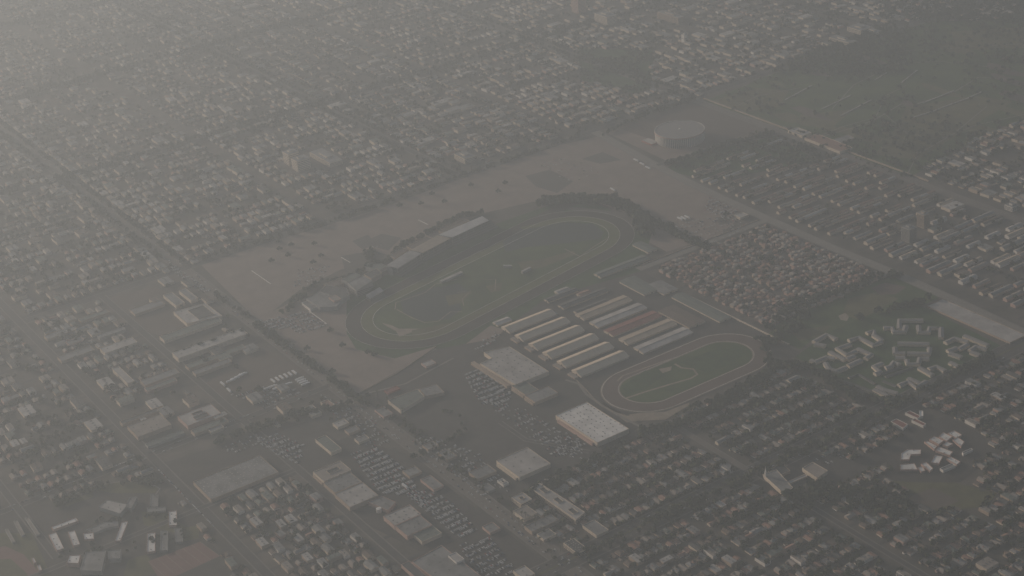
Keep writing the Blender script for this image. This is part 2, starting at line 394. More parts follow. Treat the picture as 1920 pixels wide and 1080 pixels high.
PIN = [(0, 1256), (150, 1240), (318, 1222), (500, 1208), (705, 1200), (1015, 1195), (1210, 1200), (1400, 1196), (1600, 1188)]
road(PIN, 24, 'paleroad', z=.78)
road([(1635, 1188), (2400, 1188)], 14, 'street', z=.78, lines=False)
road([(778, -12), (778, -900)], 16, 'street', z=.82, lines=False)
road([(0, -212), (1600, -212)], 14, 'street', z=.86, lines=False)
road([(-900, -415), (2000, -415)], 16, 'street', z=.90, lines=False)
road([(1028, -220), (1028, -900)], 10, 'street', z=.94, lines=False)
road([(-2500, -690), (1000, -690)], 12, 'street', z=.98, lines=False)
road([(790, 800), (790, 1195)], 18, 'paleroad', z=1.0, lines=False)
road([(322, 1225), (340, 1400), (386, 1600)], 13, 'street', z=1.02, lines=False)
road([(1636, 430), (2600, 430)], 9, 'street', z=.82, lines=False)
road([(1150, 178), (1240, 178), (1360, 245)], 7, 'street', z=.9, lines=False)
road([(1370, 425), (1604, 425)], 9, 'road', z=.9, lines=False)
for X in (-820, -1650, -2500): road([(X, -900), (X, 4200)], 18, 'street', z=.84, lines=False)
for Y in (810, 2420, 3200): road([(-5200, Y), (-20, Y)], 16, 'street', z=.88, lines=False)
road([(1636, 1900), (2600, 1900)], 12, 'street', z=.88, lines=False)
cg = px([(850, 672), (760, 720), (672, 742)]); path('service_road', cg, 5, 'paleroad')
path('service_road', z4([(400, 690), (500, 720), (560, 800), (700, 900), (880, 1000), (960, 1040)]), 6, 'paleroad')
path('service_road', z4([(480, 690), (560, 770), (650, 870), (760, 930)]), 3, 'sand')
for pts, w in [([(1320, 190), (1400, 222), (1480, 245)], 4), ([(1435, 232), (1480, 240), (1480, 255), (1520, 262), (1600, 240), (1640, 225), (1690, 195), (1715, 196), (1790, 172), (1835, 145), (1900, 150)], 4),
               ([(1710, 198), (1740, 190), (1785, 172)], 3), ([(1640, 80), (1700, 95), (1800, 90), (1920, 82)], 3), ([(1840, 25), (1900, 18), (1960, 26)], 16), ([(1480, 255), (1440, 235), (1400, 215), (1380, 200), (1420, 180), (1500, 165)], 3), ([(1520, 262), (1580, 238), (1660, 215), (1700, 250), (1760, 262), (1830, 235), (1920, 215)], 3),
    ([(1560, 205), (1600, 160), (1680, 120), (1760, 115), (1850, 125)], 3), ([(1640, 225), (1660, 180), (1700, 160)], 2.5), ([(1700, 330), (1720, 290), (1790, 250), (1850, 200)], 3), ([(115, 938), (175, 912), (240, 901), (275, 902), (300, 917), (290, 930)], 3.5)]:
    path('cemetery_path', px(pts), w, 'paleroad')
# ------------------------------------------------------------------ buildings traced from the photograph
def local(poly): c = cen(poly); return c, [(x-c[0], y-c[1]) for x, y in poly]
def snapq(q):
    x0 = (q[0][0]+q[1][0])/2; x1 = (q[2][0]+q[3][0])/2; y0 = (q[0][1]+q[3][1])/2; y1 = (q[1][1]+q[2][1])/2
    return [(x0, y0), (x0, y1), (x1, y1), (x1, y0)]
def shrink(poly, d):
    n = len(poly)
    if area(poly) < 0: poly = poly[::-1]
    out = []
    for i in range(n):
        p0, p1, p2 = poly[i-1], poly[i], poly[(i+1) % n]
        a = Vector((p1[0]-p0[0], p1[1]-p0[1])).normalized(); c = Vector((p2[0]-p1[0], p2[1]-p1[1])).normalized()
        n1 = Vector((-a.y, a.x)); n2 = Vector((-c.y, c.x)); m_ = (n1+n2)
        if m_.length < .2: m_ = n1
        m_.normalize(); k = d/max(m_.dot(n1), .4); out.append((p1[0]+m_.x*k, p1[1]+m_.y*k))
    return out
_vent = {}
def vent_mesh(sx, sy, h, mt):
    k = (sx, sy, h, mt)
    if k not in _vent:
        b = MB(); b.box(-sx, sx, -sy, sy, 0, h, mt, mt); _vent[k] = b.mesh('roof_vent')
    return _vent[k]
def building(name, label, cat, pts, h, roof='grey', wall='walltan', vents=0, vent=(1.0, 1.2, 0.9, 'grey'), wells=(), group=None, gable=0, snap=True, bay=None, s=1, ox=0, oy=0, windows=0, vname='roof_vent'):
    w_ = px(pts, s, ox, oy, h)
    if len(w_) == 4 and snap: w_ = snapq(w_)
    if area(w_) < 0: w_ = w_[::-1]
    block(w_, 6); c, loc = local(w_); root = empty(name, (c[0], c[1], 0)); tag(root, label, cat, group)
    xs = [p[0] for p in loc]; ys = [p[1] for p in loc]; x0, x1, y0, y1 = min(xs), max(xs), min(ys), max(ys)
    b = MB(); n = len(loc)
    if gable:
        b.box(x0, x1, y0, y1, 0, h-gable, wall, False); b.build('wall', root)
        b = MB(); b.gable(x0, x1, y0, y1, h-gable, h, roof, wall, .8); rf = b.build('roof', root)
    else:
        ins = shrink(loc, .7)
        b.prism(loc, 0, h, wall, False)
        for i in range(n):
            j = (i+1) % n
            b.face([(*loc[i], h), (*loc[j], h), (*ins[j], h), (*ins[i], h)], wall)
            b.face([(*ins[j], h-.9), (*ins[i], h-.9), (*ins[i], h), (*ins[j], h)], wall)
        b.build('wall', root)
        b = MB(); b.face([(p[0], p[1], h-.9) for p in ins], roof); rf = b.build('roof', root)
        if vents:
            r = random.Random(len(label)); step = math.sqrt(abs(area(loc))/vents); y = y0+step*.6; cnt = 0
            while y < y1-2:
                x = x0+step*.6
                while x < x1-2 and cnt < 100:
                    if pip(x, y, shrink(loc, 3)):
                        o = bpy.data.objects.new(vname, vent_mesh(*vent)); link(o, rf); o.location = (x+r.uniform(-.25, .25)*step, y+r.uniform(-.25, .25)*step, h-.9); cnt += 1
                    x += step
                y += step
        for (wx, wy, sx, sy) in wells:
            X, Y = x0+(x1-x0)*wx, y0+(y1-y0)*wy; SX, SY = (x1-x0)*sx/2, (y1-y0)*sy/2; b = MB()
            b.box(X-SX, X+SX, Y-SY, Y+SY, h-.9, h+.9, wall, False)
            b.face([(X-SX, Y-SY, h-.6), (X+SX, Y-SY, h-.6), (X+SX, Y+SY, h-.6), (X-SX, Y+SY, h-.6)], 'darkgrey')
            b.face([(X-SX-.8, Y-SY-.8, h+.9), (X+SX+.8, Y-SY-.8, h+.9), (X+SX+.8, Y-SY, h+.9), (X-SX-.8, Y-SY, h+.9)], wall)
            b.face([(X-SX-.8, Y+SY, h+.9), (X+SX+.8, Y+SY, h+.9), (X+SX+.8, Y+SY+.8, h+.9), (X-SX-.8, Y+SY+.8, h+.9)], wall)
            b.build('roof_well', rf)
    if bay:                                                    # a lower coloured front along the south wall
        dep, bh, bm = bay; b = MB(); b.box(x0+(x1-x0)*.08, x1-(x1-x0)*.08, y0-dep, y0-.02, 0, bh, bm, bm); b.build('entrance_front', root)
    if windows:
        for k in range(windows):
            z = 2+k*(h-3)/windows; b = MB()
            b.box(x0+1, x1-1, y0-.12, y0-.02, z, z+1.3, 'glass'); b.build('window_band', root)
            b = MB(); b.box(x1+.02, x1+.12, y0+1, y1-1, z, z+1.3, 'glass'); b.build('window_band', root)
    return root
B = building
# shopping centre east of the avenue crossing
B('store', 'large grey-roofed store with notched corner beside the long horse barns', 'store', [(900, 681), (922, 671), (907, 660), (955, 649), (1029, 696), (966, 721)], 10, 'palegrey', 'stucco', vents=46, bay=(9, 6, 'walltan'))
B('store', 'low store wing joined to the south-east end of the notched grey store', 'store', [(961, 722), (985, 713), (1008, 730), (984, 742)], 8, 'green', 'walltan', vents=6, bay=(4, 5, 'walltan'))
B('store', 'plain grey-roofed store between its low wing and the white store', 'store', [(984, 744), (1026, 721), (1042, 735), (1008, 755)], 8, 'grey', 'walltan', vents=8, bay=(4, 5, 'walltan'))
B('warehouse_store', 'very large white-roofed store dotted with vents behind a pinkish front', 'store', [(1042, 779), (1099, 753), (1179, 803), (1121, 830)], 11, 'white', 'stucco', vents=64, vent=(1.5, .7, 0.8, 'grey'), bay=(5, 6, 'wallpink'))
B('store', 'green-grey store with a lit south wall at the foot of the retail car park', 'store', [(930, 861), (992, 839), (1031, 869), (972, 896)], 9, 'palegrey', 'stucco', vents=10, bay=(4, 5, 'stucco'))
B('shop', 'plain square shop between the wide avenue and the green-grey store', 'shop', [(880, 884), (915, 870), (929, 882), (895, 900)], 7, 'grey', 'walltan', vents=6)
B('shop', 'tiny grey shop just below the plain square shop', 'shop', [(902, 911), (915, 904), (928, 916), (915, 922)], 5, 'grey', 'wallgrey', vents=2)
B('shop', 'tiny shop with a pale rim roof beside the tiny grey shop', 'shop', [(932, 901), (941, 896), (954, 904), (945, 910)], 5, 'palegrey', 'wallwhite', wells=[(.5, .5, .4, .4)])
B('restaurant', 'small restaurant on the north side of the avenue, with rooftop boxes', 'restaurant', [(822, 848), (840, 840), (855, 854), (839, 863)], 6, 'grey', 'walltan', vents=5)
B('restaurant', 'small restaurant surrounded by parked cars, west of its twin on the avenue', 'restaurant', [(792, 835), (811, 826), (823, 834), (803, 843)], 6, 'grey', 'walltan', vents=3)
B('restaurant', 'cream restaurant on the south side of the avenue opposite the square shop', 'restaurant', [(790, 897), (809, 890), (830, 910), (811, 920)], 6, 'grey', 'wallpink', vents=4)
B('restaurant', 'grey restaurant at the edge of the crowded shopping car park', 'restaurant', [(755, 883), (778, 872), (790, 884), (768, 894)], 6, 'grey', 'walltan', vents=4)
B('cinema', 'long split-roofed hall across the avenue from the race track corner', 'hall', [(727, 750), (783, 729), (796, 742), (751, 769)], 9, 'green', 'stucco', vents=8, snap=False)
B('store', 'grey hall joined to the east end of the split-roofed hall', 'store', [(786, 729), (818, 720), (833, 735), (798, 742)], 8, 'grey', 'walltan', vents=6, snap=False)
B('shop', 'low L-corner shop in front of the split-roofed hall', 'shop', [(703, 768), (720, 761), (736, 774), (720, 783)], 5, 'grey', 'wallpink', vents=2)
B('shed', 'flat brick-red shed beside the track entrance road', 'shed', [(720, 733), (742, 722), (749, 727), (730, 738)], 4, 'red', 'wallred')
B('kiosk', 'small pale-roofed gate building below the small car park', 'kiosk', [(790, 683), (805, 672), (817, 678), (803, 688)], 5, 'palegrey', 'wallpink')
B('shop', 'shop with courtyard walls south-west of the bus yard', 'shop', [(569, 765), (585, 758), (600, 770), (588, 783)], 8, 'grey', 'stucco', vents=3)
B('shop', 'cream and red clustered shop near the avenue bend', 'shop', [(602, 755), (613, 747), (625, 757), (615, 765)], 7, 'terracotta', 'stucco', vents=4)
B('shop', 'pale-topped shop in the row of four small shops by the avenue', 'shop', [(624, 794), (642, 784), (656, 791), (634, 801)], 7, 'palegrey', 'stucco', vents=3)
B('shop', 'grey shop below the pale-topped one', 'shop', [(646, 807), (664, 797), (676, 803), (656, 813)], 6, 'grey', 'walltan', vents=3)
B('shop', 'flat grey shop north of the long shop by the dry lawn', 'shop', [(662, 824), (680, 815), (694, 818), (678, 830)], 6, 'grey', 'stucco', vents=3)
B('shop', 'long narrow shop with a bright south wall on a dry lawn', 'shop', [(592, 823), (610, 815), (638, 838), (622, 851)], 8, 'green', 'stucco', vents=5)
B('department_store', 'pale end store of the mall strip with a square rooftop well', 'store', [(587, 883), (640, 864), (656, 880), (607, 904)], 10, 'tan', 'stucco', vents=4, wells=[(.5, .55, .3, .4)], bay=(3, 5, 'walltan'))
B('department_store', 'middle grey-roofed store of the mall strip', 'store', [(608, 904), (656, 885), (677, 901), (628, 927)], 9, 'grey', 'walltan', vents=12)
B('department_store', 'southern tan-grey store of the mall strip with a brown wall', 'store', [(629, 927), (678, 903), (709, 927), (656, 952)], 10, 'palegrey', 'walltan', vents=10)
B('store', 'stepped block linking the two halves of the mall strip', 'store', [(690, 941), (717, 930), (742, 941), (727, 957), (712, 950)], 8, 'grey', 'wallpink', vents=6)
B('department_store', 'first grey store of the lower mall strip with a lit back wall', 'store', [(715, 966), (772, 947), (787, 963), (742, 986)], 10, 'palegrey', 'wallpink', vents=12)
B('department_store', 'second grey store of the lower mall strip', 'store', [(743, 986), (788, 964), (806, 982), (765, 1008)], 10, 'grey', 'wallpink', vents=10)
B('store', 'dark end store of the lower mall strip near the white tank', 'store', [(772, 1001), (808, 983), (827, 997), (794, 1017)], 8, 'green', 'stucco', vents=8)
B('department_store', 'huge brown-grey roof at the bottom edge of the mall', 'store', [(772, 1053), (828, 1022), (915, 1090), (850, 1110)], 10, 'grey', 'wallpink', vents=14, snap=False)
B('store', 'raised pale block set on the edge of the huge brown-grey roof', 'store', [(841, 1042), (853, 1034), (871, 1047), (856, 1055)], 13, 'palegrey', 'wallwhite')
B('warehouse', 'lit narrow warehouse parallel to the huge brown-grey roof', 'warehouse', [(752, 1058), (768, 1051), (800, 1080), (785, 1088)], 8, 'darkgrey', 'wallpink')
B('office_building', 'long office block with three roof wells by the tree-lined suburb', 'office', [(994, 914), (1012, 905), (1097, 960), (1080, 974)], 12, 'palegrey', 'stucco', wells=[(.18, .5, .12, .35), (.5, .5, .12, .35), (.82, .5, .12, .35)], windows=3, snap=False)
B('hotel', 'squat hotel with one square roof well west of the long office block', 'hotel', [(960, 932), (981, 922), (996, 935), (976, 946)], 9, 'palegrey', 'stucco', wells=[(.5, .5, .3, .3)], windows=2)
B('store', 'flat tan store below the squat hotel', 'store', [(961, 957), (987, 947), (1006, 960), (984, 974)], 8, 'tan', 'stucco', vents=4)
B('store', 'wide grey-green store nearest the avenue below the tan store', 'store', [(984, 989), (1031, 961), (1046, 974), (1000, 997)], 8, 'grey', 'walltan', vents=10)
B('store', 'small dark store tucked behind the wide grey-green store', 'store', [(1006, 1001), (1030, 990), (1042, 1001), (1020, 1012)], 6, 'grey', 'stucco', vents=3)
B('office_building', 'speckled-roof office by the last stretch of the avenue', 'office', [(1059, 1017), (1075, 1009), (1100, 1026), (1083, 1041)], 9, 'darkgrey', 'stucco', vents=24, vent=(.8, .8, .6, 'palegrey'), windows=2)
B('office_building', 'office with a cream front where the avenue meets the boulevard', 'office', [(1093, 985), (1112, 974), (1140, 990), (1121, 1006)], 7, 'grey', 'stucco', vents=4)
B('shop', 'pale square shop at the very bottom beside the avenue', 'shop', [(962, 1070), (985, 1059), (1001, 1075), (982, 1086)], 7, 'palegrey', 'stucco', vents=3)
B('shop', 'brown shop beside the avenue traffic south of the mall', 'shop', [(905, 986), (925, 978), (936, 990), (918, 1000)], 6, 'grey', 'wallpink', vents=2)
# industrial strip between the avenue and the western streets
IND = [('slim workshop with a bright wall, westernmost of the pair by the vacant lot', [(307, 553), (325, 546), (341, 566), (331, 575)], 9, 'grey', 'stucco'),
 ('slim workshop with a bright wall, easternmost of the pair by the vacant lot', [(336, 544), (350, 540), (368, 558), (358, 565)], 9, 'grey', 'stucco'),
 ('very long low shed below the vented factory', [(297, 629), (409, 594), (418, 603), (306, 637)], 8, 'green', 'stucco'),
 ('longest pale factory with a lit end wall and trees along its side', [(321, 660), (455, 616), (464, 626), (333, 671)], 12, 'palegrey', 'stucco'),
 ('long dark shed beside the longest pale factory', [(346, 686), (452, 645), (462, 650), (357, 691)], 8, 'green', 'walltan'),
 ('long striped shed on the edge of the brown vacant yard', [(360, 696), (430, 671), (434, 678), (367, 702)], 8, 'grey', 'walltan'),
 ('grey warehouse with a bright west end in the middle of the works', [(186, 652), (250, 632), (255, 641), (197, 663)], 10, 'palegrey', 'stucco'),
 ('wide saw-striped works shed', [(262, 713), (328, 690), (338, 700), (270, 721)], 9, 'grey', 'walltan'),
 ('lower shed below the saw-striped works', [(270, 727), (326, 708), (334, 713), (275, 733)], 8, 'green', 'wallpink'),
 ('faint grey warehouse at the west end of the works', [(107, 668), (170, 648), (176, 655), (115, 678)], 8, 'grey', 'walltan'),
 ('low warehouse beyond the faint grey one', [(80, 629), (140, 611), (148, 618), (88, 634)], 7, 'grey', 'walltan'),
 ('small warehouse between the two western sheds', [(122, 641), (150, 631), (160, 636), (131, 646)], 8, 'grey', 'wallpink'),
 ('dark warehouse on the far side of the works street', [(145, 597), (200, 581), (208, 586), (150, 601)], 7, 'green', 'walltan'),
 ('narrow dark-sided shed above the grey warehouse', [(181, 628), (232, 613), (237, 617), (186, 633)], 8, 'grey', 'wallgrey'),
 ('long hazy shed between two vacant lots', [(243, 579), (300, 562), (312, 571), (250, 588)], 7, 'grey', 'walltan'),
 ('slim shed with rooftop units above the flat tan plant', [(222, 788), (296, 766), (301, 771), (228, 794)], 8, 'darkgrey', 'walltan'),
 ('slim shed below the courtyard plant', [(356, 804), (423, 784), (431, 791), (362, 812)], 8, 'green', 'walltan'),
 ('short lit shed joined to the slim shed below the courtyard plant', [(388, 803), (415, 795), (420, 801), (394, 810)], 7, 'grey', 'stucco'),
 ('slim long shed below the flat tan plant', [(270, 830), (342, 808), (348, 812), (276, 836)], 7, 'green', 'wallgrey')]
for lab, pts, h, rf, wl in IND: B('industrial_shed', lab, 'shed', pts, h, rf, wl, vents=6, group='sheds of the industrial strip')
B('factory', 'factory with a raised striped roof block above the brown lot', 'factory', [(325, 584), (385, 568), (417, 592), (350, 606)], 10, 'palegrey', 'stucco', wells=[(.5, .62, .62, .5)], vents=10, snap=False)
B('factory', 'courtyard plant with a raised rectangular roof ring', 'factory', [(333, 778), (396, 758), (413, 772), (352, 801)], 10, 'palegrey', 'wallpink', wells=[(.68, .5, .3, .4), (.3, .5, .15, .3)])
B('factory', 'flat tan-roofed plant beside the courtyard plant', 'factory', [(237, 798), (300, 777), (326, 798), (255, 816)], 10, 'tan', 'walltan', vents=10)
B('warehouse', 'pale warehouse lying crosswise to its neighbours in the works', 'warehouse', [(211, 690), (226, 687), (249, 713), (239, 721)], 10, 'palegrey', 'stucco')
B('cash_and_carry', 'big flat building whose grey roof is covered by rows of small skylights', 'warehouse', [(366, 904), (485, 851), (522, 885), (393, 937)], 9, 'grey', 'walltan', vents=100, vent=(1.9, 0.9, .5, 'palegrey'), vname='skylight')
# grandstand and clubhouse
def stand(lab, up, lo, h0, h1, roofm):
    """up/lo: two pixel points each along the back and the front edge of the roof"""
    A, Bq = G(*up[0], h1), G(*up[1], h1); C_, D = G(*lo[0], h1), G(*lo[1], h1)
    pts = [(A.x, A.y), (Bq.x, Bq.y), (D.x, D.y), (C_.x, C_.y)]; c = cen(pts); L = [(x-c[0], y-c[1]) for x, y in pts]; block(pts)
    root = empty('grandstand', (c[0], c[1], 0)); tag(root, lab, 'grandstand', 'grandstand sections along the big race track')
    b = MB(); b.face([(*L[0], h1), (*L[1], h1), (*L[2], h1-3), (*L[3], h1-3)], roofm); b.face([(*L[3], h1-3), (*L[2], h1-3), (*L[2], h1-4.5), (*L[3], h1-4.5)], roofm)
    b.face([(*L[0], h1-1.2), (*L[3], h1-4.2), (*L[2], h1-4.2), (*L[1], h1-1.2)], 'grey'); b.build('roof', root)
    mid = [((L[0][0]+L[3][0])/2, (L[0][1]+L[3][1])/2), ((L[1][0]+L[2][0])/2, (L[1][1]+L[2][1])/2)]
    b = MB(); b.prism([L[0], L[1], mid[1], mid[0]], 0, h1-3.6, 'wallgrey'); b.build('wall', root)
    # stepped seating going down towards the track
    ex = (L[3][0]-L[0][0], L[3][1]-L[0][1]); l = math.hypot(*ex); ex = (ex[0]/l, ex[1]/l); b = MB(); n = 10
    for k in range(n):
        d0, d1 = l*.5+k*2.6, l*.5+(k+1)*2.6; z = (h1-8)*(1-k/n)
        q = [(L[0][0]+ex[0]*d0, L[0][1]+ex[1]*d0), (L[1][0]+ex[0]*d0, L[1][1]+ex[1]*d0), (L[1][0]+ex[0]*d1, L[1][1]+ex[1]*d1), (L[0][0]+ex[0]*d1, L[0][1]+ex[1]*d1)]
        b.prism(q, 0, max(z, .6), 'darkgrey' if k % 2 else 'green')
    b.build('seating', root)
    for t in (.02, .2, .4, .6, .8, .98):
        x = L[3][0]+(L[2][0]-L[3][0])*t-ex[0]*2; y = L[3][1]+(L[2][1]-L[3][1])*t-ex[1]*2; b = MB(); b.box(x-.4, x+.4, y-.4, y+.4, 0, h1-4.4, 'wallgrey'); b.build('column', root)
stand('north section of the grandstand with a bright pale sloping roof', [(822, 440), (904, 405)], [(847, 443), (916, 411)], 0, 26, 'pale')
stand('middle section of the grandstand, tan roof beside the bright section', [(769, 469), (820, 441)], [(792, 472), (845, 444)], 0, 24, 'tanpale')
stand('south section of the grandstand nearest the clubhouse', [(725, 497), (767, 470)], [(745, 501), (790, 473)], 0, 25, 'palegrey')
stand('small separate grandstand with a pale green roof by the near bend', [(686, 553), (712, 538)], [(693, 558), (719, 543)], 0, 11, 'palegrey')
B('clubhouse', 'low curved-front grey hall of the casino clubhouse by the car rows', 'casino', [(574, 560), (600, 545), (640, 562), (632, 574), (600, 576)], 11, 'grey', 'wallgrey', vents=10)
B('clubhouse', 'dark flat hall of the casino clubhouse behind the curved-front one', 'casino', [(598, 546), (612, 534), (650, 540), (655, 552), (640, 561)], 13, 'darkgrey', 'wallgrey', vents=10)
B('clubhouse', 'brown-topped entrance wing at the north corner of the casino clubhouse', 'casino', [(606, 533), (640, 520), (650, 528), (622, 538)], 9, 'brown', 'walltan', vents=6, snap=False)
B('clubhouse', 'tall grey stand-like block of the casino clubhouse', 'casino', [(652, 530), (680, 516), (698, 526), (668, 545)], 19, 'grey', 'wallgrey', vents=8, snap=False, windows=4)
B('clubhouse', 'ribbed middle block of the casino clubhouse', 'casino', [(640, 524), (664, 511), (676, 516), (652, 529)], 15, 'green', 'wallgrey', vents=6, snap=False)
B('clubhouse', 'narrow dark wing between the ribbed block and the stands', 'casino', [(682, 514), (706, 503), (716, 511), (696, 522)], 13, 'darkgrey', 'walltan', vents=6, snap=False)
B('clubhouse', 'low annex between the casino clubhouse and the south grandstand', 'casino', [(680, 498), (704, 488), (726, 499), (706, 508)], 10, 'green', 'wallgrey', vents=10, snap=False)
B('clubhouse', 'pink corner tower of the casino clubhouse', 'casino', [(618, 557), (630, 552), (638, 560), (626, 566)], 14, 'tan', 'wallpink')
B('clubhouse', 'small white-walled lobby below the pink corner tower', 'casino', [(566, 566), (590, 560), (602, 572), (580, 580)], 7, 'grey', 'wallwhite')
for lab, pts in [('brown-roofed entrance hall behind the middle grandstand section', [(762, 462), (800, 443), (812, 447), (775, 468)]), ('brown-roofed entrance hall behind the north grandstand section', [(822, 433), (870, 410), (880, 413), (835, 437)]),
                 ('paddock building at the end of the west hedge', [(728, 478), (752, 463), (764, 468), (740, 484)])]:
    B('entrance_hall', lab, 'hall', pts, 10, 'brown', 'walltan', vents=6, snap=False)
# ------------------------------------------------------------------ horse barns
def barn(label, x0, x1, y0, y1, roof, wall, eave, ridge, head=None, group='horse barns in parallel rows'):
    c = ((x0+x1)/2, (y0+y1)/2); hx, hy = (x1-x0)/2, (y1-y0)/2
    root = empty('horse_barn', (c[0], c[1], 0)); tag(root, label, 'barn', group); block([(x0, y0), (x1, y0), (x1, y1), (x0, y1)], 5)
    b = MB(); b.box(-hx, hx, -hy, hy, 0, eave, wall, False); b.build('wall', root)
    b = MB(); b.gable(-hx, hx, -hy, hy, eave, ridge, roof, wall, 1.2); rf = b.build('roof', root)
    b = MB()
    if hy > hx: b.box(-1.1, 1.1, -hy, hy, ridge-.5, ridge+.5, roof, roof)
    else: b.box(-hx, hx, -1.1, 1.1, ridge-.5, ridge+.5, roof, roof)
    b.build('ridge_vent', rf)
    if head:
        b = MB(); b.box(-hx*.75, hx*.8, -hy-head, -hy-5, 0, 4.2, 'walltan', 'tan'); b.build('tack_room', root)
    for s_ in (-1, 1):
        b = MB()
        if hy > hx: b.box(-2, 2, s_*hy-.05 if s_ > 0 else -hy-.1, s_*hy+.1 if s_ > 0 else -hy+.05, 0, 3.6, 'darkgrey')
        else: b.box(s_*hx-.05, s_*hx+.1, -2, 2, 0, 3.6, 'darkgrey')
        b.build('door', root)
ordn = ['westernmost', 'second', 'third', 'fourth', 'fifth', 'easternmost']
for i in range(6):
    X = 832+53.2*i
    barn(f'long barn with a sunlit west roof, {ordn[i]} of six in the south row', X-17, X+17, 402, 526, 'cream', 'stucco', 4.5, 10.4, head=14 if i else None)
RC = [('tanpale', 'pale tan roofed barn, westernmost of the five in the north row'), ('palegrey', 'white-grey roofed barn between the tan and the red ones'), ('red', 'barn with the dull red roof in the north row'),
      ('tanpale', 'tan-roofed barn on the east side of the red-roofed one'), ('palegrey', 'white-grey barn nearest the small training oval')]
for i, (rf, lab) in enumerate(RC):
    X = 895+53*i; barn(lab, X-17, X+17, 557, 690, rf, 'stucco', 4.5, 6.8)
for i, (pts, rf, lab) in enumerate([([(1113, 514), (1202, 475), (1213, 482), (1132, 519)], 'green', 'long dark shed row between the big track and the housing estate'),
      ([(1046, 570), (1131, 538), (1143, 543), (1056, 577)], 'darkgrey', 'dark shed just north-west of the barns'),
      ([(1074, 580), (1137, 561), (1143, 565), (1080, 586)], 'darkgrey', 'dark shed touching the tan-roofed barn row'),
      ([(1038, 545), (1060, 537), (1071, 541), (1050, 550)], 'palegrey', 'short pale shed beside the back straight'),
      ([(1080, 549), (1100, 542), (1110, 547), (1090, 555)], 'terracotta', 'short dull pink shed among the dark sheds'),
      ([(1020, 560), (1075, 538), (1085, 542), (1030, 565)], 'darkgrey', 'dark narrow shed parallel to the back straight'),
      ([(1262, 553), (1283, 546), (1368, 594), (1345, 603)], 'green', 'long pale green shed under the wall of the housing estate'),
      ([(1232, 584), (1262, 570), (1322, 600), (1297, 612)], 'brown', 'dull red-brown roofed shed beside the training oval'),
      ([(1190, 455), (1206, 450), (1228, 466), (1211, 474)], 'green', 'dark square shed north of the shed row'),
      ([(1164, 526), (1190, 514), (1232, 540), (1208, 553)], 'green', 'dark shed with a lit south edge by the stable road'),
      ([(1214, 534), (1240, 523), (1268, 540), (1246, 551)], 'grey', 'grey shed with a lit south edge beside the pale green shed'),
      ([(950, 612), (1040, 583), (1046, 588), (960, 618)], 'grey', 'narrow low shed along the west side of the barns'),
      ([(925, 604), (948, 592), (958, 597), (935, 610)], 'palegrey', 'pale workshop where the training road meets the back straight')]):
    w_ = snapq(px(pts, z=6)); x0, x1 = w_[0][0], w_[2][0]; y0, y1 = w_[0][1], w_[1][1]
    barn(lab, x0, x1, y0, y1, rf, 'stucco', 4.0, 6.0, group='sheds of the stable yard')
B('equipment_shed', 'square shed with a pale bright roof in the works yard by the pale road', 'shed', [(1377, 403), (1392, 397), (1402, 402), (1388, 409)], 6, 'palegrey', 'stucco')
# stable-yard walls
def wall_thing(name, label, pts, h, w=1.0, mt='stucco', cat='wall'):
    c = cen(pts); b = MB(); ribbon(b, [(x-c[0], y-c[1]) for x, y in pts], w, 0, mt, h=h); o = b.build(name, None, (c[0], c[1], 0)); tag(o, label, cat)
wall_thing('boundary_wall', 'long lit wall along the south edge of the pinkish housing estate', [(975, 797), (1215, 803), (1300, 805)], 3, 2.0)
wall_thing('boundary_wall', 'wall along the pale street west of the housing estate', [(778, 815), (778, 1180)], 2.5, 1.2, 'walltan')
wall_thing('boundary_wall', 'pale cemetery wall on the north side of the cross street', [(20, 1632), (900, 1630)], 3.2, 3.5, 'walltan')
wall_thing('boundary_wall', 'low wall between the small car park and the track service road', px([(672, 738), (745, 700), (818, 650)]), 1.6, 1.6, 'sand')
wall_thing('barrier', 'thin pale barrier line across the big west car park', px([(472, 508), (508, 533)]), 1.5, 1.6, 'wallwhite')
wall_thing('barrier', 'thin pale barrier near the hedge of the big west car park', px([(640, 483), (657, 493)]), 1.5, 1.4, 'wallwhite')
wall_thing('barrier', 'thin pale barrier behind the middle grandstand', px([(785, 413), (803, 422)]), 1.5, 1.6, 'wallwhite')
wall_thing('barrier', 'thin pale barrier at the east edge of the clubhouse car rows', px([(580, 584), (613, 608)]), 1.5, 1.8, 'wallwhite')
# ------------------------------------------------------------------ round arena
fx, fy = G(1274, 242, 30)[:2]
root = empty('arena', (fx, fy, 0)); tag(root, 'round arena with a flat disc roof and a ring of columns', 'arena'); block([(fx-75, fy-75), (fx+75, fy-75), (fx+75, fy+75), (fx-75, fy+75)])
def circ(r, n=80, a0=0): return [(r*math.cos(a0+2*math.pi*k/n), r*math.sin(a0+2*math.pi*k/n)) for k in range(n)]
b = MB(); b.prism(circ(61), 0, 26, 'wallgrey', False); b.build('wall', root)
b = MB(); b.prism(circ(69), 26, 30, 'wallpink', False); b.prism(circ(66.5), 27, 28.8, 'grey', 'shingle')
o_, i_ = circ(69), circ(66.5)
for k in range(80):
    j = (k+1) % 80; b.face([(*o_[k], 30), (*o_[j], 30), (*i_[j], 30), (*i_[k], 30)], 'palegrey'); b.face([(*i_[j], 28.8), (*i_[k], 28.8), (*i_[k], 30), (*i_[j], 30)], 'palegrey')
    b.face([(*o_[j], 26), (*o_[k], 26), (*circ(61)[k], 26), (*circ(61)[j], 26)], 'wallgrey')
rf = b.build('roof', root)
b = MB(); b.prism(circ(3.0, 16), 28.8, 31, 'white'); b.build('roof_hub', rf)
b = MB(); b.box(-1.1, 1.1, -1.0, 1.0, 0, 26, 'wallwhite', False); cm = b.mesh('column')
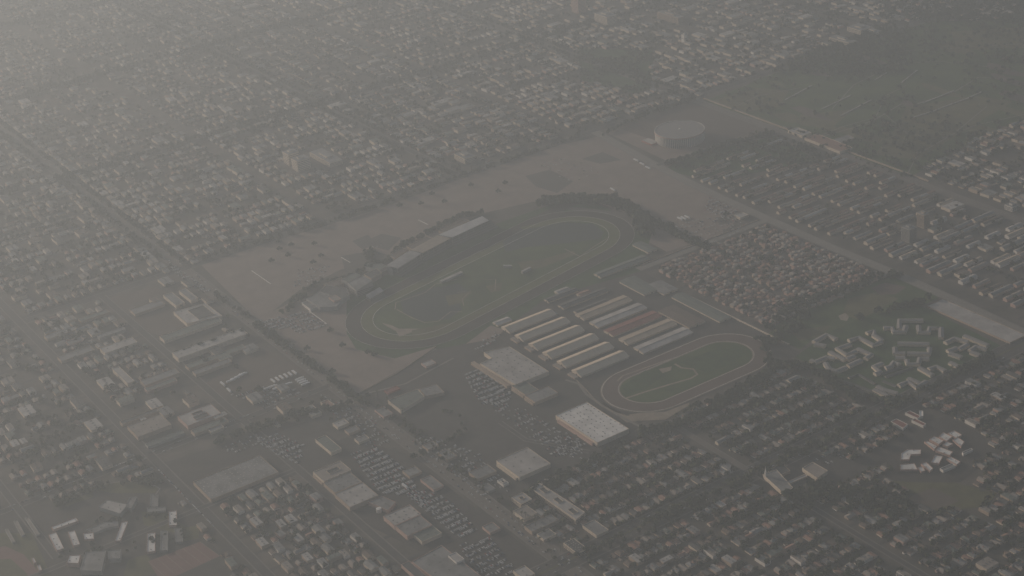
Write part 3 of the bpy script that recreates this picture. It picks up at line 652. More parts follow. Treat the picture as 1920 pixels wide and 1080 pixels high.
for k in range(80):
    a = 2*math.pi*(k+.5)/80; o = bpy.data.objects.new('column', cm); link(o, root); o.location = (66.5*math.cos(a), 66.5*math.sin(a), 0); o.rotation_euler.z = a
b = MB(); b.box(-62, -18, -84, -60, 0, 5, 'wallred', 'palegrey'); b.build('entrance_annex', root)
# ------------------------------------------------------------------ tall and pale blocks far off
def tower(name, label, cat, pxb, w, d, h, wall='walltan', rz=0, fl=6):
    g = G(*pxb); root = empty(name, (g.x, g.y, 0), rz); tag(root, label, cat); block([(g.x-w, g.y-d), (g.x+w, g.y-d), (g.x+w, g.y+d), (g.x-w, g.y+d)])
    b = MB(); b.box(-w/2, w/2, -d/2, d/2, 0, h, wall, 'grey'); b.build('wall', root)
    b = MB(); b.box(-w*.2, w*.2, -d*.2, d*.2, h+.01, h+4, wall, 'grey'); b.build('plant_room', root)
    for k in range(fl):
        z = 2+k*(h-3)/fl; b = MB(); b.box(-w*.46, w*.46, -d/2-.1, -d/2-.01, z, z+1.5, 'glass'); b.build('window_band', root)
        b = MB(); b.box(w/2+.01, w/2+.1, -d*.46, d*.46, z, z+1.5, 'glass'); b.build('window_band', root)
tower('hospital', 'cream hospital tower, left of the two blocks standing together', 'hospital', (548, 305), 34, 34, 34, 'stucco')
tower('hospital', 'cream hospital tower nearest the viewer, with ribbed grey side', 'hospital', (566, 316), 36, 40, 32, 'stucco')
tower('hospital', 'low cream wing stretching right of the two hospital towers', 'hospital', (612, 300), 120, 40, 14, 'stucco', fl=3)
tower('medical_building', 'cream six-storey block west of the round arena, beyond the street', 'office', (872, 300), 55, 34, 16, 'stucco', fl=3)
tower('high_rise', 'slim office tower at the top edge of the view', 'tower', (1086, 22), 40, 34, 60, 'wallpink', fl=12)
tower('high_rise', 'broad pale office block at the top, right of the slim tower', 'tower', (1136, 42), 70, 40, 30, 'stucco', fl=6)
tower('office_building', 'long ribbed office slab near the top of the view', 'office', (1258, 38), 110, 26, 22, 'walltan', fl=5)
tower('high_rise', 'darker apartment tower, left of the twin towers among the flats', 'tower', (1704, 450), 26, 24, 34, 'wallgrey', fl=10)
tower('high_rise', 'lit apartment tower, right of the twin towers among the flats', 'tower', (1731, 424), 22, 20, 34, 'walltan', fl=10)
tower('office_building', 'white-topped block at the right edge by the cross street', 'office', (1897, 392), 24, 24, 12, 'wallwhite', fl=3)
tower('clinic', 'pale clinic drum at the top corner of the cemetery', 'clinic', (1612, 58), 60, 50, 14, 'stucco', fl=3)
tower('clinic', 'pale clinic wing left of the clinic drum', 'clinic', (1580, 78), 90, 30, 9, 'stucco', fl=2)
tower('clinic', 'bright clinic wing right of the clinic drum', 'clinic', (1636, 62), 50, 30, 9, 'stucco', fl=2)
tower('church', 'church with a bright corner tower beyond the dark park', 'church', (1284, 80), 14, 14, 28, 'wallwhite', fl=2)
B('chapel', 'cemetery chapel ring with an open court beside the cross street', 'chapel', [(1480, 243), (1497, 238), (1520, 248), (1502, 256)], 8, 'palegrey', 'stucco', wells=[(.5, .5, .4, .4)])
B('mausoleum', 'long cream mausoleum with a pinkish roof by the cross street', 'mausoleum', [(1508, 258), (1532, 250), (1598, 276), (1575, 284)], 8, 'terracotta', 'stucco', vents=4, snap=False)
B('mausoleum', 'flat grey mausoleum roof right of the pinkish one', 'mausoleum', [(1558, 262), (1590, 252), (1602, 258), (1572, 270)], 5, 'grey', 'walltan', snap=False)
B('reservoir', 'long pale flat-topped covered reservoir beside the pale road', 'reservoir', [(1744, 568), (1781, 557), (1918, 634), (1881, 645)], 4, 'palegrey', 'walltan', vents=3)
for k, (seg, lab) in enumerate([([(1472, 188), (1522, 161)], 'nearest the arena'), ([(1541, 205), (1596, 179)], 'second from the chapel'), ([(1576, 218), (1634, 188)], 'just above the chapel'), ([(1640, 151), (1662, 137)], 'short one high in the lawn'),
      ([(1690, 156), (1720, 132)], 'right of the short high one'), ([(1712, 221), (1745, 211), (1778, 198), (1812, 186), (1840, 173)], 'longest and most right'), ([(1730, 194), (1788, 171)], 'above the longest')]):
    pts = px(seg); c = cen(pts); b = MB(); ribbon(b, [(x-c[0], y-c[1]) for x, y in pts], 3, 0, 'palegrey', h=2.2); o = b.build('crypt_wall', None, (c[0], c[1], 0))
    tag(o, f'pale crypt wall in the cemetery lawn, the one {lab}', 'crypt wall', 'crypt walls in the cemetery')
# ------------------------------------------------------------------ white school and red-roofed school on the right
SC = [([(1310, 420), (1340, 415), (1430, 462), (1400, 490)], 'wide one at the left of the upper cluster'), ([(1355, 400), (1400, 370), (1487, 412), (1440, 447)], 'second from the left of the upper cluster'),
      ([(1440, 375), (1480, 335), (1562, 377), (1512, 416)], 'third of the upper cluster'), ([(1520, 345), (1580, 320), (1650, 360), (1600, 390)], 'top right one of the cluster'),
      ([(1565, 405), (1612, 380), (1672, 422), (1640, 466)], 'pointed one right of the small hall'), ([(1475, 450), (1512, 418), (1570, 440), (1520, 466)], 'small one in the middle of the cluster'),
      ([(1410, 500), (1442, 465), (1567, 512), (1540, 546)], 'long one below the cluster'), ([(1095, 625), (1222, 615), (1250, 672), (1095, 672)], 'long one in the bottom left corner'),
      ([(1280, 620), (1330, 605), (1390, 662), (1362, 687)], 'lowest big one beside the field'), ([(1250, 655), (1290, 640), (1320, 682), (1280, 692)], 'tiny one next to the lowest big one'),
      ([(1370, 607), (1408, 540), (1478, 552), (1442, 622)], 'upright one between bent hall and field'), ([(1510, 575), (1550, 555), (1636, 602), (1602, 630)], 'rightmost one above the field')]
for pts, lab in SC: B('classroom_block', f'bright white flat school building, {lab}', 'school', pts, 5, 'white', 'wallpink', s=4.8, ox=1460, oy=740, snap=False, vents=3, vent=(1, 1, .8, 'palegrey'), group='white school buildings')
B('classroom_block', 'bent white school building left of the cluster', 'school', [(1100, 525), (1160, 490), (1280, 490), (1280, 532), (1190, 537), (1175, 582), (1100, 582)], 5, 'white', 'wallpink', s=4.8, ox=1460, oy=740, vents=4, vent=(1, 1, .8, 'palegrey'), group='white school buildings')
for pts, rf, lab in [([(1450, 662), (1562, 615), (1592, 636), (1482, 682)], 'grey', 'grey shed at the edge of the school field'), ([(1650, 515), (1732, 480), (1747, 492), (1662, 532)], 'grey', 'grey strip building right of the white school'),
      ([(1138, 160), (1180, 142), (1282, 192), (1250, 212)], 'red', 'red-roofed hall with a white edge, upper one'), ([(1010, 238), (1060, 215), (1162, 265), (1120, 302)], 'red', 'red-roofed hall with white stripes, lower one'),
      ([(1195, 227), (1225, 210), (1326, 260), (1302, 280)], 'red', 'narrow red-roofed hall on the right'), ([(1265, 142), (1300, 140), (1302, 190), (1266, 196)], 'white', 'bright white block touching the upper red-roofed hall')]:
    B('school_hall', lab, 'school', pts, 6, rf, 'wallwhite', s=4.8, ox=1460, oy=740, snap=False)
# church group by the boulevard
B('church', 'long church nave with a lit south wall beside the boulevard', 'church', [(1430, 889), (1456, 880), (1487, 914), (1470, 925)], 9, 'grey', 'stucco', snap=False)
B('church_hall', 'low grey hall behind the church nave', 'church', [(1438, 882), (1466, 868), (1482, 882), (1455, 894)], 7, 'darkgrey', 'walltan', snap=False)
B('church_hall', 'pale-roofed parish hall across the court from the church', 'church', [(1504, 877), (1524, 866), (1552, 882), (1532, 896)], 9, 'tan', 'stucco', snap=False)
B('church_hall', 'narrow pale colonnade joining church and parish hall', 'church', [(1478, 902), (1510, 888), (1514, 892), (1482, 906)], 4, 'palegrey', 'stucco', snap=False)
g = G(1436, 900); root = empty('church_steeple', (g.x, g.y, 0)); tag(root, 'slender white steeple beside the church nave', 'steeple')
b = MB(); b.box(-1.8, 1.8, -1.8, 1.8, 0, 14, 'wallwhite'); b.build('shaft', root)
b = MB(); q = [(-1.8, -1.8), (1.8, -1.8), (1.8, 1.8), (-1.8, 1.8)]
for k in range(4): b.face([(*q[k], 14.01), (*q[(k+1) % 4], 14.01), (0, 0, 30)], 'wallwhite')
b.build('spire', root)
# school at the bottom left
LS = [('slim white classroom row at an angle', [(96, 988), (142, 970), (147, 976), (100, 993)], 'white'), ('white block, larger of the tilted pair', [(91, 1002), (105, 997), (120, 1028), (106, 1032)], 'white'),
      ('white block, smaller of the tilted pair', [(127, 997), (140, 994), (150, 1020), (137, 1023)], 'white'), ('white end of the long bent grey hall', [(156, 1000), (175, 998), (176, 1010), (158, 1011)], 'white'),
      ('bent grey hall', [(162, 993), (195, 979), (221, 977), (222, 985), (198, 990), (177, 999)], 'grey'), ('white speckled block leaning right', [(228, 979), (240, 977), (226, 1013), (215, 1014)], 'white'),
      ('bright white upright block', [(276, 1000), (291, 998), (291, 1033), (275, 1035)], 'white'), ('grey upright block beside the bright one', [(301, 995), (315, 995), (314, 1031), (300, 1032)], 'grey'),
      ('darker upright block by the boundary street', [(327, 990), (341, 990), (343, 1015), (329, 1016)], 'grey'), ('white speckled upright block', [(316, 959), (331, 957), (332, 984), (316, 985)], 'white'),
      ('grey block high in the grounds', [(282, 927), (297, 927), (296, 949), (281, 949)], 'grey'), ('low grey connecting row', [(275, 952), (310, 950), (310, 957), (277, 960)], 'grey'),
      ('large domed grey hall', [(185, 950), (200, 937), (240, 945), (225, 963)], 'palegrey'), ('grey wing beside the domed hall', [(243, 932), (257, 931), (246, 953), (235, 949)], 'grey'),
      ('wide gymnasium with a grey roof', [(150, 1069), (160, 1035), (199, 1032), (190, 1070)], 'grey'), ('white square block beside the gymnasium', [(125, 1055), (130, 1041), (151, 1040), (147, 1056)], 'white'),
      ('grey square block right of the gymnasium', [(202, 1033), (227, 1030), (225, 1046), (203, 1048)], 'grey'), ('tan row at the far left, nearest the classrooms', [(46, 970), (54, 970), (75, 1001), (68, 1003)], 'tan'),
      ('tan row at the far left, middle one', [(25, 977), (33, 976), (47, 1002), (40, 1004)], 'tan'), ('tan row at the far left edge', [(9, 992), (15, 991), (29, 1015), (23, 1017)], 'tan'),
      ('small pale shed by the running track', [(59, 1046), (64, 1045), (68, 1054), (63, 1056)], 'white'), ('second pale shed by the running track', [(69, 1060), (75, 1058), (79, 1068), (73, 1070)], 'white')]
for lab, pts, rf in LS:
    B('school_block', f'{lab} of the school by the brown courts', 'school', pts, 10 if 'gym' in lab or 'domed' in lab else 5.5, rf, 'wallpink' if rf == 'white' else 'wallgrey', snap=False, vents=4 if rf != 'tan' else 0, vent=(.9, .9, .8, 'darkgrey'), group='school buildings by the brown courts')
# white trucks and trailers
def truck_proto(L, W_, mt):
    root_parts = []
    b = MB(); b.box(-L/2, L/2-2.6, -W_/2, W_/2, 1.1, 3.9, mt, bottom=True); root_parts.append(('cargo_box', b.mesh('cargo_box')))
    b = MB(); b.prism([(L/2-2.3, -W_/2), (L/2, -W_/2), (L/2, W_/2), (L/2-2.3, W_/2)], .6, 2.9, mt, bottom=True); root_parts.append(('cab', b.mesh('cab')))
    b = MB(); b.box(L/2+.01, L/2+.05, -W_/2+.2, W_/2-.2, 1.8, 2.7, 'glass'); root_parts.append(('windscreen', b.mesh('windscreen')))
    b = MB(); b.prism([(0.5*math.cos(a*math.pi/4), 0.5+0.5*math.sin(a*math.pi/4)) for a in range(8)], -.2, .2, 'carblack', bottom=True); wm = b.mesh('wheel')
    for x in (-L/2+1.2, -L/2+2.4, L/2-1.2):
        for s_ in (-1, 1): root_parts.append(('wheel', wm, (x, s_*(W_/2-.2), 0), (math.pi/2, 0, 0)))
    return root_parts
TP = truck_proto(16, 3.0, 'carwhite')
def truck(x, y, rz, label):
    root = empty('truck', (x, y, 0.6), rz); tag(root, label, 'truck', 'white trucks and trailers parked in yards')
    for p in TP:
        o = bpy.data.objects.new(p[0], p[1]); link(o, root)
        if len(p) > 2: o.location = p[2]; o.rotation_euler = p[3]
    root.scale = (1.25, 1.25, 1.1)
for a, c, n, lab in [((433, 716), (456, 703), 4, 'white trailer in the upper row of the works yard'), ((500, 731), (512, 726), 3, 'white trailer in the lower row of the works yard'), ((512, 716), (552, 700), 6, 'white truck in the long row beside the avenue'),
                     ((562, 712), (573, 722), 4, 'truck standing across the end of the works yard'), ((418, 722), (430, 734), 2, 'pale truck parked along the yard fence'), ((540, 722), (520, 730), 3, 'pale truck between the two rows of the yard')]:
    for k in range(n):
        t = k/max(n-1, 1); g = G(a[0]+(c[0]-a[0])*t, a[1]+(c[1]-a[1])*t); truck(g.x, g.y, R(0 if 'fence' in lab else 90)+rng.uniform(-.05, .05)+(R(90) if 'long row' in lab else 0), lab)
for p, lab in [((1193, 302), 'first white trailer by the bend of the pale road'), ((1204, 309), 'second white trailer by the bend of the pale road'), ((1215, 316), 'third white trailer by the bend of the pale road'),
               ((1275, 412), 'left white tent-like trailer in the show yard'), ((1282, 411), 'middle white trailer in the show yard'), ((1289, 409), 'right white trailer in the show yard'), ((760, 914), 'bright white trailer in the crowded mall car park'), ((1149, 357), 'lone bright vehicle in the empty lot above the big track')]:
    g = G(*p); truck(g.x, g.y, 0, lab)
# water tank by the mall
g = G(711, 960); root = empty('water_tank', (g.x, g.y, 0)); tag(root, 'white round tank behind the mall strip', 'tank')
b = MB(); b.prism(circ(5, 24), 0, 8, 'wallwhite', 'white'); b.build('shell', root); b = MB(); b.prism(circ(.8, 10), 8.01, 9.5, 'white'); b.build('vent_cap', root)
# ------------------------------------------------------------------ apartment blocks round the courtyards (bent roofs)
SN = [[(865, 290), (930, 288), (945, 320), (1020, 320), (1035, 275)], [(985, 300), (985, 232), (1165, 232)], [(1130, 275), (1135, 322), (1205, 322), (1212, 290), (1298, 290), (1298, 365)], [(740, 330), (795, 310), (795, 345), (855, 385)],
      [(605, 385), (680, 360), (790, 420), (850, 392)], [(970, 405), (1210, 410)], [(952, 438), (952, 478), (1030, 480)], [(1045, 480), (1208, 482), (1212, 440)], [(955, 513), (1030, 515)], [(1042, 530), (1050, 560), (1128, 560), (1138, 520), (1210, 520)],
      [(620, 412), (520, 445), (590, 492), (660, 462)], [(460, 470), (580, 530)], [(590, 525), (650, 500)], [(670, 445), (705, 462), (775, 490), (730, 520)], [(320, 530), (355, 545), (440, 510), (500, 520)], [(430, 552), (460, 600), (515, 612), (590, 585)],
      [(600, 575), (700, 530)], [(605, 670), (680, 640), (800, 712)], [(820, 728), (870, 755), (970, 782)], [(795, 750), (900, 800)], [(860, 555), (795, 580), (840, 620), (800, 635)], [(880, 590), (920, 580), (945, 545), (985, 565)],
      [(1135, 588), (1235, 645)], [(1205, 600), (1265, 580), (1330, 612)], [(980, 722), (1050, 692), (1110, 735), (1190, 690)], [(1050, 668), (1135, 705)], [(1330, 402), (1400, 368), (1500, 395)], [(1430, 452), (1500, 412)],
      [(1345, 465), (1420, 440)], [(1360, 480), (1450, 510)], [(1365, 548), (1425, 578)], [(1515, 462), (1560, 430), (1640, 450)], [(1520, 470), (1590, 495)], [(1470, 348), (1650, 422)], [(880, 662), (1085, 592)], [(840, 640), (1010, 585)], [(560, 690), (720, 745), (900, 812)],
      [(345, 395), (440, 340), (510, 375)], [(350, 410), (430, 425)], [(860, 690), (960, 730)]]
SNL = ['bent block at the top left of the courts', 'square-cornered block topping the courts', 'twisting block at the top right of the courts', 'hooked block left of the top one', 'wavy block on the upper left slope', 'straight bar across the middle lawn',
       'hooked bar at the left of the middle', 'long hooked bar closing the middle lawn', 'short bar below the middle', 'toothed bar below the middle', 'hook-shaped block on the left slope', 'straight block with a lit side on the left slope', 'stub beside the lit straight block',
       'stepped block in the left group', 'leftmost bent block', 'curled block at the lower left', 'straight block joining the curled one', 'angled block above the long carport', 'lit block by the boulevard trees', 'lit lower block beside it', 'hook block in the lower middle',
       'curved block with a bright end', 'bright-sided block of the lower right', 'bent block right of the bright-sided one', 'folded block nearest the boulevard', 'lit inner block of the folded court', 'arched block at the right', 'stub under the arched block',
       'short block in the right group', 'sloping block of the right group', 'lit block low in the right group', 'bent block at the far right', 'lower block at the far right', 'long lit row below the reservoir', 'dark carport row, lower one', 'dark carport row, upper one', 'long carport row along the lower edge',
       'school-like block with lit gables', 'brick-fronted row under it', 'small block between carports and boulevard']
for pts, lab in zip(SN, SNL):
    dark = 'carport' in lab; h = 3.5 if dark else 7.5
    w_ = px(pts, 4, 1440, 540, h); c = cen(w_); L = [(x-c[0], y-c[1]) for x, y in w_]; root = empty('apartment_block', (c[0], c[1], 0)); tag(root, f'pale roofed flats, {lab}' if not dark else lab, 'apartments' if not dark else 'carport', 'bent apartment blocks round green courts')
    wd = 11 if not dark else 7; b = MB(); ribbon(b, L, wd, 0, 'wallgrey' if dark else 'stucco', h=h-1.8)
    for (q0, q1) in ((L[0], L[1]), (L[-1], L[-2])):
        dx, dy = q1[0]-q0[0], q1[1]-q0[1]; l = math.hypot(dx, dy); nx, ny = -dy/l*wd/2, dx/l*wd/2
        b.face([(q0[0]+nx, q0[1]+ny, 0), (q0[0]-nx, q0[1]-ny, 0), (q0[0]-nx, q0[1]-ny, h-1.8), (q0[0]+nx, q0[1]+ny, h-1.8)], 'stucco')
    b.build('wall', root)
    b = MB(); n = len(L); lf, rt, mid = [], [], []
    for i in range(n):
        a, q = L[max(i-1, 0)], L[min(i+1, n-1)]; dx, dy = q[0]-a[0], q[1]-a[1]; l = math.hypot(dx, dy); nx, ny = -dy/l*(wd/2+.6), dx/l*(wd/2+.6)
        lf.append((L[i][0]+nx, L[i][1]+ny, h-1.79)); rt.append((L[i][0]-nx, L[i][1]-ny, h-1.79)); mid.append((L[i][0], L[i][1], h))
    for i in range(n-1):
        m_ = 'darkgrey' if dark else 'shingle'
        b.face([rt[i], rt[i+1], mid[i+1], mid[i]], m_); b.face([lf[i+1], lf[i], mid[i], mid[i+1]], m_)
    b.face([lf[0], rt[0], mid[0]], 'stucco'); b.face([rt[-1], lf[-1], mid[-1]], 'stucco'); b.build('roof', root)
# ------------------------------------------------------------------ repeats: prototypes
def house_proto(w, d, eave, ridge, roof, wall, hip, wing=0, chim=False):
    """list of (part name, MB)"""
    a = MB(); a.box(-w/2, w/2, -d/2, d/2, 0, eave, wall, False)
    r = MB(); r.gable(-w/2, w/2, -d/2, d/2, eave, ridge, roof, wall, .5, hip)
    if wing:
        a.box(w/2, w/2+wing, -d/2, -d/2+wing*1.1, 0, eave-.4, wall, False); r.gable(w/2-1, w/2+wing, -d/2, -d/2+wing*1.1, eave-.4, ridge-.9, roof, wall, .3, 0)
    parts = [('wall', a), ('roof', r)]
    if chim: c = MB(); c.box(w*.2, w*.2+.9, -.5, .5, eave, ridge+.9, 'wallred'); parts.append(('chimney', c))
    return parts
def flat_proto(w, d, h, roof, wall, n=2):
    a = MB(); a.box(-w/2, w/2, -d/2, d/2, 0, h, wall, False)
    r = MB(); r.prism([(-w/2, -d/2), (w/2, -d/2), (w/2, d/2), (-w/2, d/2)], h, h+.35, wall, roof)
    us = []
    for k in range(n): v = MB(); y = -d/2+d*(k+.5)/n; v.box(-w*.08, w*.08, y-.9, y+.9, h+.36, h+1.3, 'grey'); us.append(('rooftop_unit', v))
    return [('wall', a), ('roof', r)]+us
LONG = []; LONGP = []; pr0 = random.Random(12)
for i in range(6):
    rf = ['grey', 'palegrey', 'tan', 'brown', 'tanpale', 'grey'][i]
    PROTO_L = house_proto(pr0.uniform(11, 13), pr0.uniform(38, 66), 6, 8.4, rf, ['stucco', 'wallwhite', 'wallpink'][i % 3], 0)
    LONGP.append((PROTO_L, rf))
RF = ['grey', 'brown', 'tan', 'shingle', 'terracotta', 'brown', 'grey', 'terracotta', 'brown', 'green', 'tan', 'darkgrey']
WL = ['stucco', 'walltan', 'walltan', 'stucco', 'wallpink', 'wallwhite', 'stucco', 'walltan', 'wallwhite', 'stucco', 'wallpink', 'stucco']
TONE = {'shingle': 'light grey', 'tanpale': 'pale tan', 'grey': 'grey', 'brown': 'brown', 'darkgrey': 'dark grey', 'palegrey': 'pale grey', 'terracotta': 'reddish', 'tan': 'tan', 'white': 'white', 'green': 'greenish'}
PROTO = {}
pr = random.Random(3); HOUSES = []; ESTATE = []; TOWN = []; APTS = []; COMM = []
for i, (p_, rf_) in enumerate(LONGP): PROTO['l%d' % i] = (p_, 'apartment_building', f'long {TONE.get(rf_, "pale tan")}-roofed'); LONG.append('l%d' % i)
for i in range(24):
    rf, wl = RF[i % 12], WL[(i*5) % 12]; w, d = pr.uniform(8.5, 11), pr.uniform(12, 18)
    PROTO['h%d' % i] = (house_proto(w, d, 3.1, pr.uniform(4.8, 5.8), rf, wl, pr.choice([0, 0, 3.5]), pr.choice([0, 0, 3.5, 4]), i % 3 == 0), 'house', f'{TONE[rf]}-roofed'); HOUSES.append('h%d' % i)
for i in range(6):
    rf = ['terracotta', 'tan', 'tan', 'brown', 'terracotta', 'tan'][i]
    PROTO['e%d' % i] = (house_proto(pr.uniform(9, 11), pr.uniform(11, 14), 5.6, 7.6, rf, ['wallpink', 'walltan', 'wallpink'][i % 3], 4, pr.choice([0, 3]), False), 'estate_house', f'{TONE[rf]}-tiled'); ESTATE.append('e%d' % i)
for i in range(5):
    rf = ['terracotta', 'tan', 'brown', 'terracotta', 'palegrey'][i]
    PROTO['t%d' % i] = (house_proto(10.5, 24, 5.5, 8.2, rf, 'stucco', 0, 0, False), 'townhouse', f'{TONE[rf]}-roofed'); TOWN.append('t%d' % i)
for i in range(10):
    rf = ['grey', 'palegrey', 'tan', 'darkgrey', 'grey', 'grey', 'brown', 'green', 'tan', 'grey'][i]
    p = flat_proto(pr.uniform(11, 14), pr.uniform(20, 34), pr.uniform(5.8, 8), rf, WL[i % 12], 3) if i % 3 else house_proto(pr.uniform(10, 13), pr.uniform(18, 30), 6, 8.5, rf, WL[i % 12], 0)
    PROTO['a%d' % i] = (p, 'apartment_building', f'{TONE[rf]}-roofed'); APTS.append('a%d' % i)
for i in range(8):
    rf = ['grey', 'palegrey', 'tan', 'darkgrey', 'brown', 'grey', 'green', 'grey'][i]
    PROTO['c%d' % i] = (flat_proto(pr.uniform(18, 30), pr.uniform(22, 46), pr.uniform(5, 8), rf, WL[(i*3) % 12], 4), 'commercial_building', f'{TONE[rf]}-roofed'); COMM.append('c%d' % i)
def tree_proto(r, h, mats_, n, seed, trunk=True, col=False):
    q = random.Random(seed); c = MB(); cz = h-r*(.8 if not col else 1.5)
    lobes = [(q.uniform(-.45, .45)*r, q.uniform(-.45, .45)*r, cz+q.uniform(-.3, .45)*r, q.uniform(.45, .75)*r) for _ in range(6)]
    for k in range(n):
        lx, ly, lz, lr = lobes[k % 6]; a = q.uniform(0, 2*math.pi); u = q.uniform(-.6, 1); s_ = math.sqrt(max(0, 1-u*u)); k2 = lr*q.uniform(.75, 1.1)
        p = Vector((lx+k2*s_*math.cos(a), ly+k2*s_*math.sin(a), lz+k2*u*(.85 if not col else 2.2)))
        nrm = Vector((s_*math.cos(a)+q.uniform(-.5, .5), s_*math.sin(a)+q.uniform(-.5, .5), u+q.uniform(-.3, .6))).normalized()
        t = nrm.orthogonal().normalized(); w = nrm.cross(t); e = r*q.uniform(.22, .40)*(1.7 if n < 60 else 1)
        c.face([tuple(p+t*e), tuple(p+w*e*.8), tuple(p-t*e*.9), tuple(p-w*e)], mats_[q.randrange(len(mats_))])
    parts = [('crown', c)]
    if trunk:
        tr = MB(); rb = [(.35*math.cos(a*math.pi/3), .35*math.sin(a*math.pi/3)) for a in range(6)]
        for k in range(6):
            j = (k+1) % 6; tr.face([(*rb[k], 0), (*rb[j], 0), (rb[j][0]*.4, rb[j][1]*.4, cz), (rb[k][0]*.4, rb[k][1]*.4, cz)], 'bark')
        parts.append(('trunk', tr))
    return parts
def palm_proto(h, seed):
    q = random.Random(seed); c = MB()
    for k in range(18):
        a = 2*math.pi*k/18; dr = q.uniform(.2, 1.4); d = Vector((math.cos(a), math.sin(a), 0)); s_ = Vector((-math.sin(a), math.cos(a), 0))*.55
        p0 = Vector((0, 0, h)); p1 = p0+d*1.8+Vector((0, 0, .9-dr*.3)); p2 = p0+d*3.4+Vector((0, 0, -dr))
        c.face([tuple(p0-s_*.4), tuple(p0+s_*.4), tuple(p1+s_), tuple(p1-s_)], 'leaf2'); c.face([tuple(p1-s_), tuple(p1+s_), tuple(p2)], 'leaf2')
    tr = MB(); tr.box(-.3, .3, -.3, .3, 0, h, 'bark'); return [('crown', c), ('trunk', tr)]
for i in range(6):
    ms = [['leaf'], ['leaf', 'leaf2'], ['leaf2', 'leaf'], ['leaf', 'leaf3'], ['leaf'], ['leaf2']][i]
    PROTO['b%d' % i] = (tree_proto([4.2, 5, 3.6, 4.6, 5.6, 3.2][i], [8, 10, 7, 9, 12, 6.5][i], ms, 110, i+5), 'tree', ['dark green', 'mixed green', 'olive green', 'brownish', 'tall dark green', 'small olive'][i])
    PROTO['m%d' % i] = (tree_proto([4.8, 5.8, 4.2, 5.2, 6.4, 3.6][i], [8, 10, 7, 9, 12, 6.5][i], ms, 26, i+5, False), 'tree', '')
PROTO['palm'] = (palm_proto(19, 2), 'palm_tree', 'tall')
def car_proto(mt, L=4.6, W_=1.85, H=1.45):
    b = MB(); lo = [(-L/2, -W_/2), (L/2, -W_/2), (L/2, W_/2), (-L/2, W_/2)]; b.prism(lo, .3, .85, mt, bottom=True)
    rf = [(-L*.26, -W_*.4, H), (L*.12, -W_*.4, H), (L*.12, W_*.4, H), (-L*.26, W_*.4, H)]; b.face(rf, mt)
    bs = [(-L*.38, -W_*.47, .86), (L*.26, -W_*.47, .86), (L*.26, W_*.47, .86), (-L*.38, W_*.47, .86)]; g_ = MB()
    for k in range(4): j = (k+1) % 4; g_.face([bs[k], bs[j], rf[j], rf[k]], 'glass')
    w_ = MB()
    for x in (-L*.31, L*.31):
        for s_ in (-1, 1): w_.box(x-.33, x+.33, s_*W_/2-.12, s_*W_/2+.03, 0, .66, 'carblack')
    return [('body', b), ('window', g_), ('wheel', w_)]
CARS = []
for mt, nm in [('carwhite', 'white'), ('carsilver', 'silver'), ('carblack', 'black'), ('carred', 'red'), ('carblue', 'blue')]:
    PROTO['k'+mt] = (car_proto(mt), 'parked_car', nm); CARS.append('k'+mt)
CARW = [CARS[0]]*7+[CARS[1]]*6+[CARS[2]]*4+[CARS[3]]+[CARS[4]]*2
# ------------------------------------------------------------------ placing repeats
ITEMS = []     # (kind, proto, x, y, rz, scale, place)
def put(kind, proto, x, y, rz=0, sc=1.0, place='', m=60):
    if in_frame(x, y, m): ITEMS.append((kind, proto, x, y, rz, sc, place))
def near_road(x, y, extra=0):
    for (x0, y0), (x1, y1), w in ROADS:
        dx, dy = x1-x0, y1-y0; l2 = dx*dx+dy*dy; t = max(0, min(1, ((x-x0)*dx+(y-y0)*dy)/l2)); ddx, ddy = x-x0-dx*t, y-y0-dy*t
        if ddx*ddx+ddy*ddy < (w+extra)**2: return True
    return False
OCC = set()
def free(x, y, r):
    k = (int(x//9), int(y//9))
    for i in (-1, 0, 1):
        for j in (-1, 0, 1):
            if (k[0]+i, k[1]+j) in OCC: return False
    return True
def tree(x, y, place, big=None):
    i = rng.randrange(6) if big is None else big; put('tree', i, x, y, rng.uniform(0, 6.28), rng.uniform(.75, 1.25), place, 20)
STREETS = MB(); VR = random.Random(21)
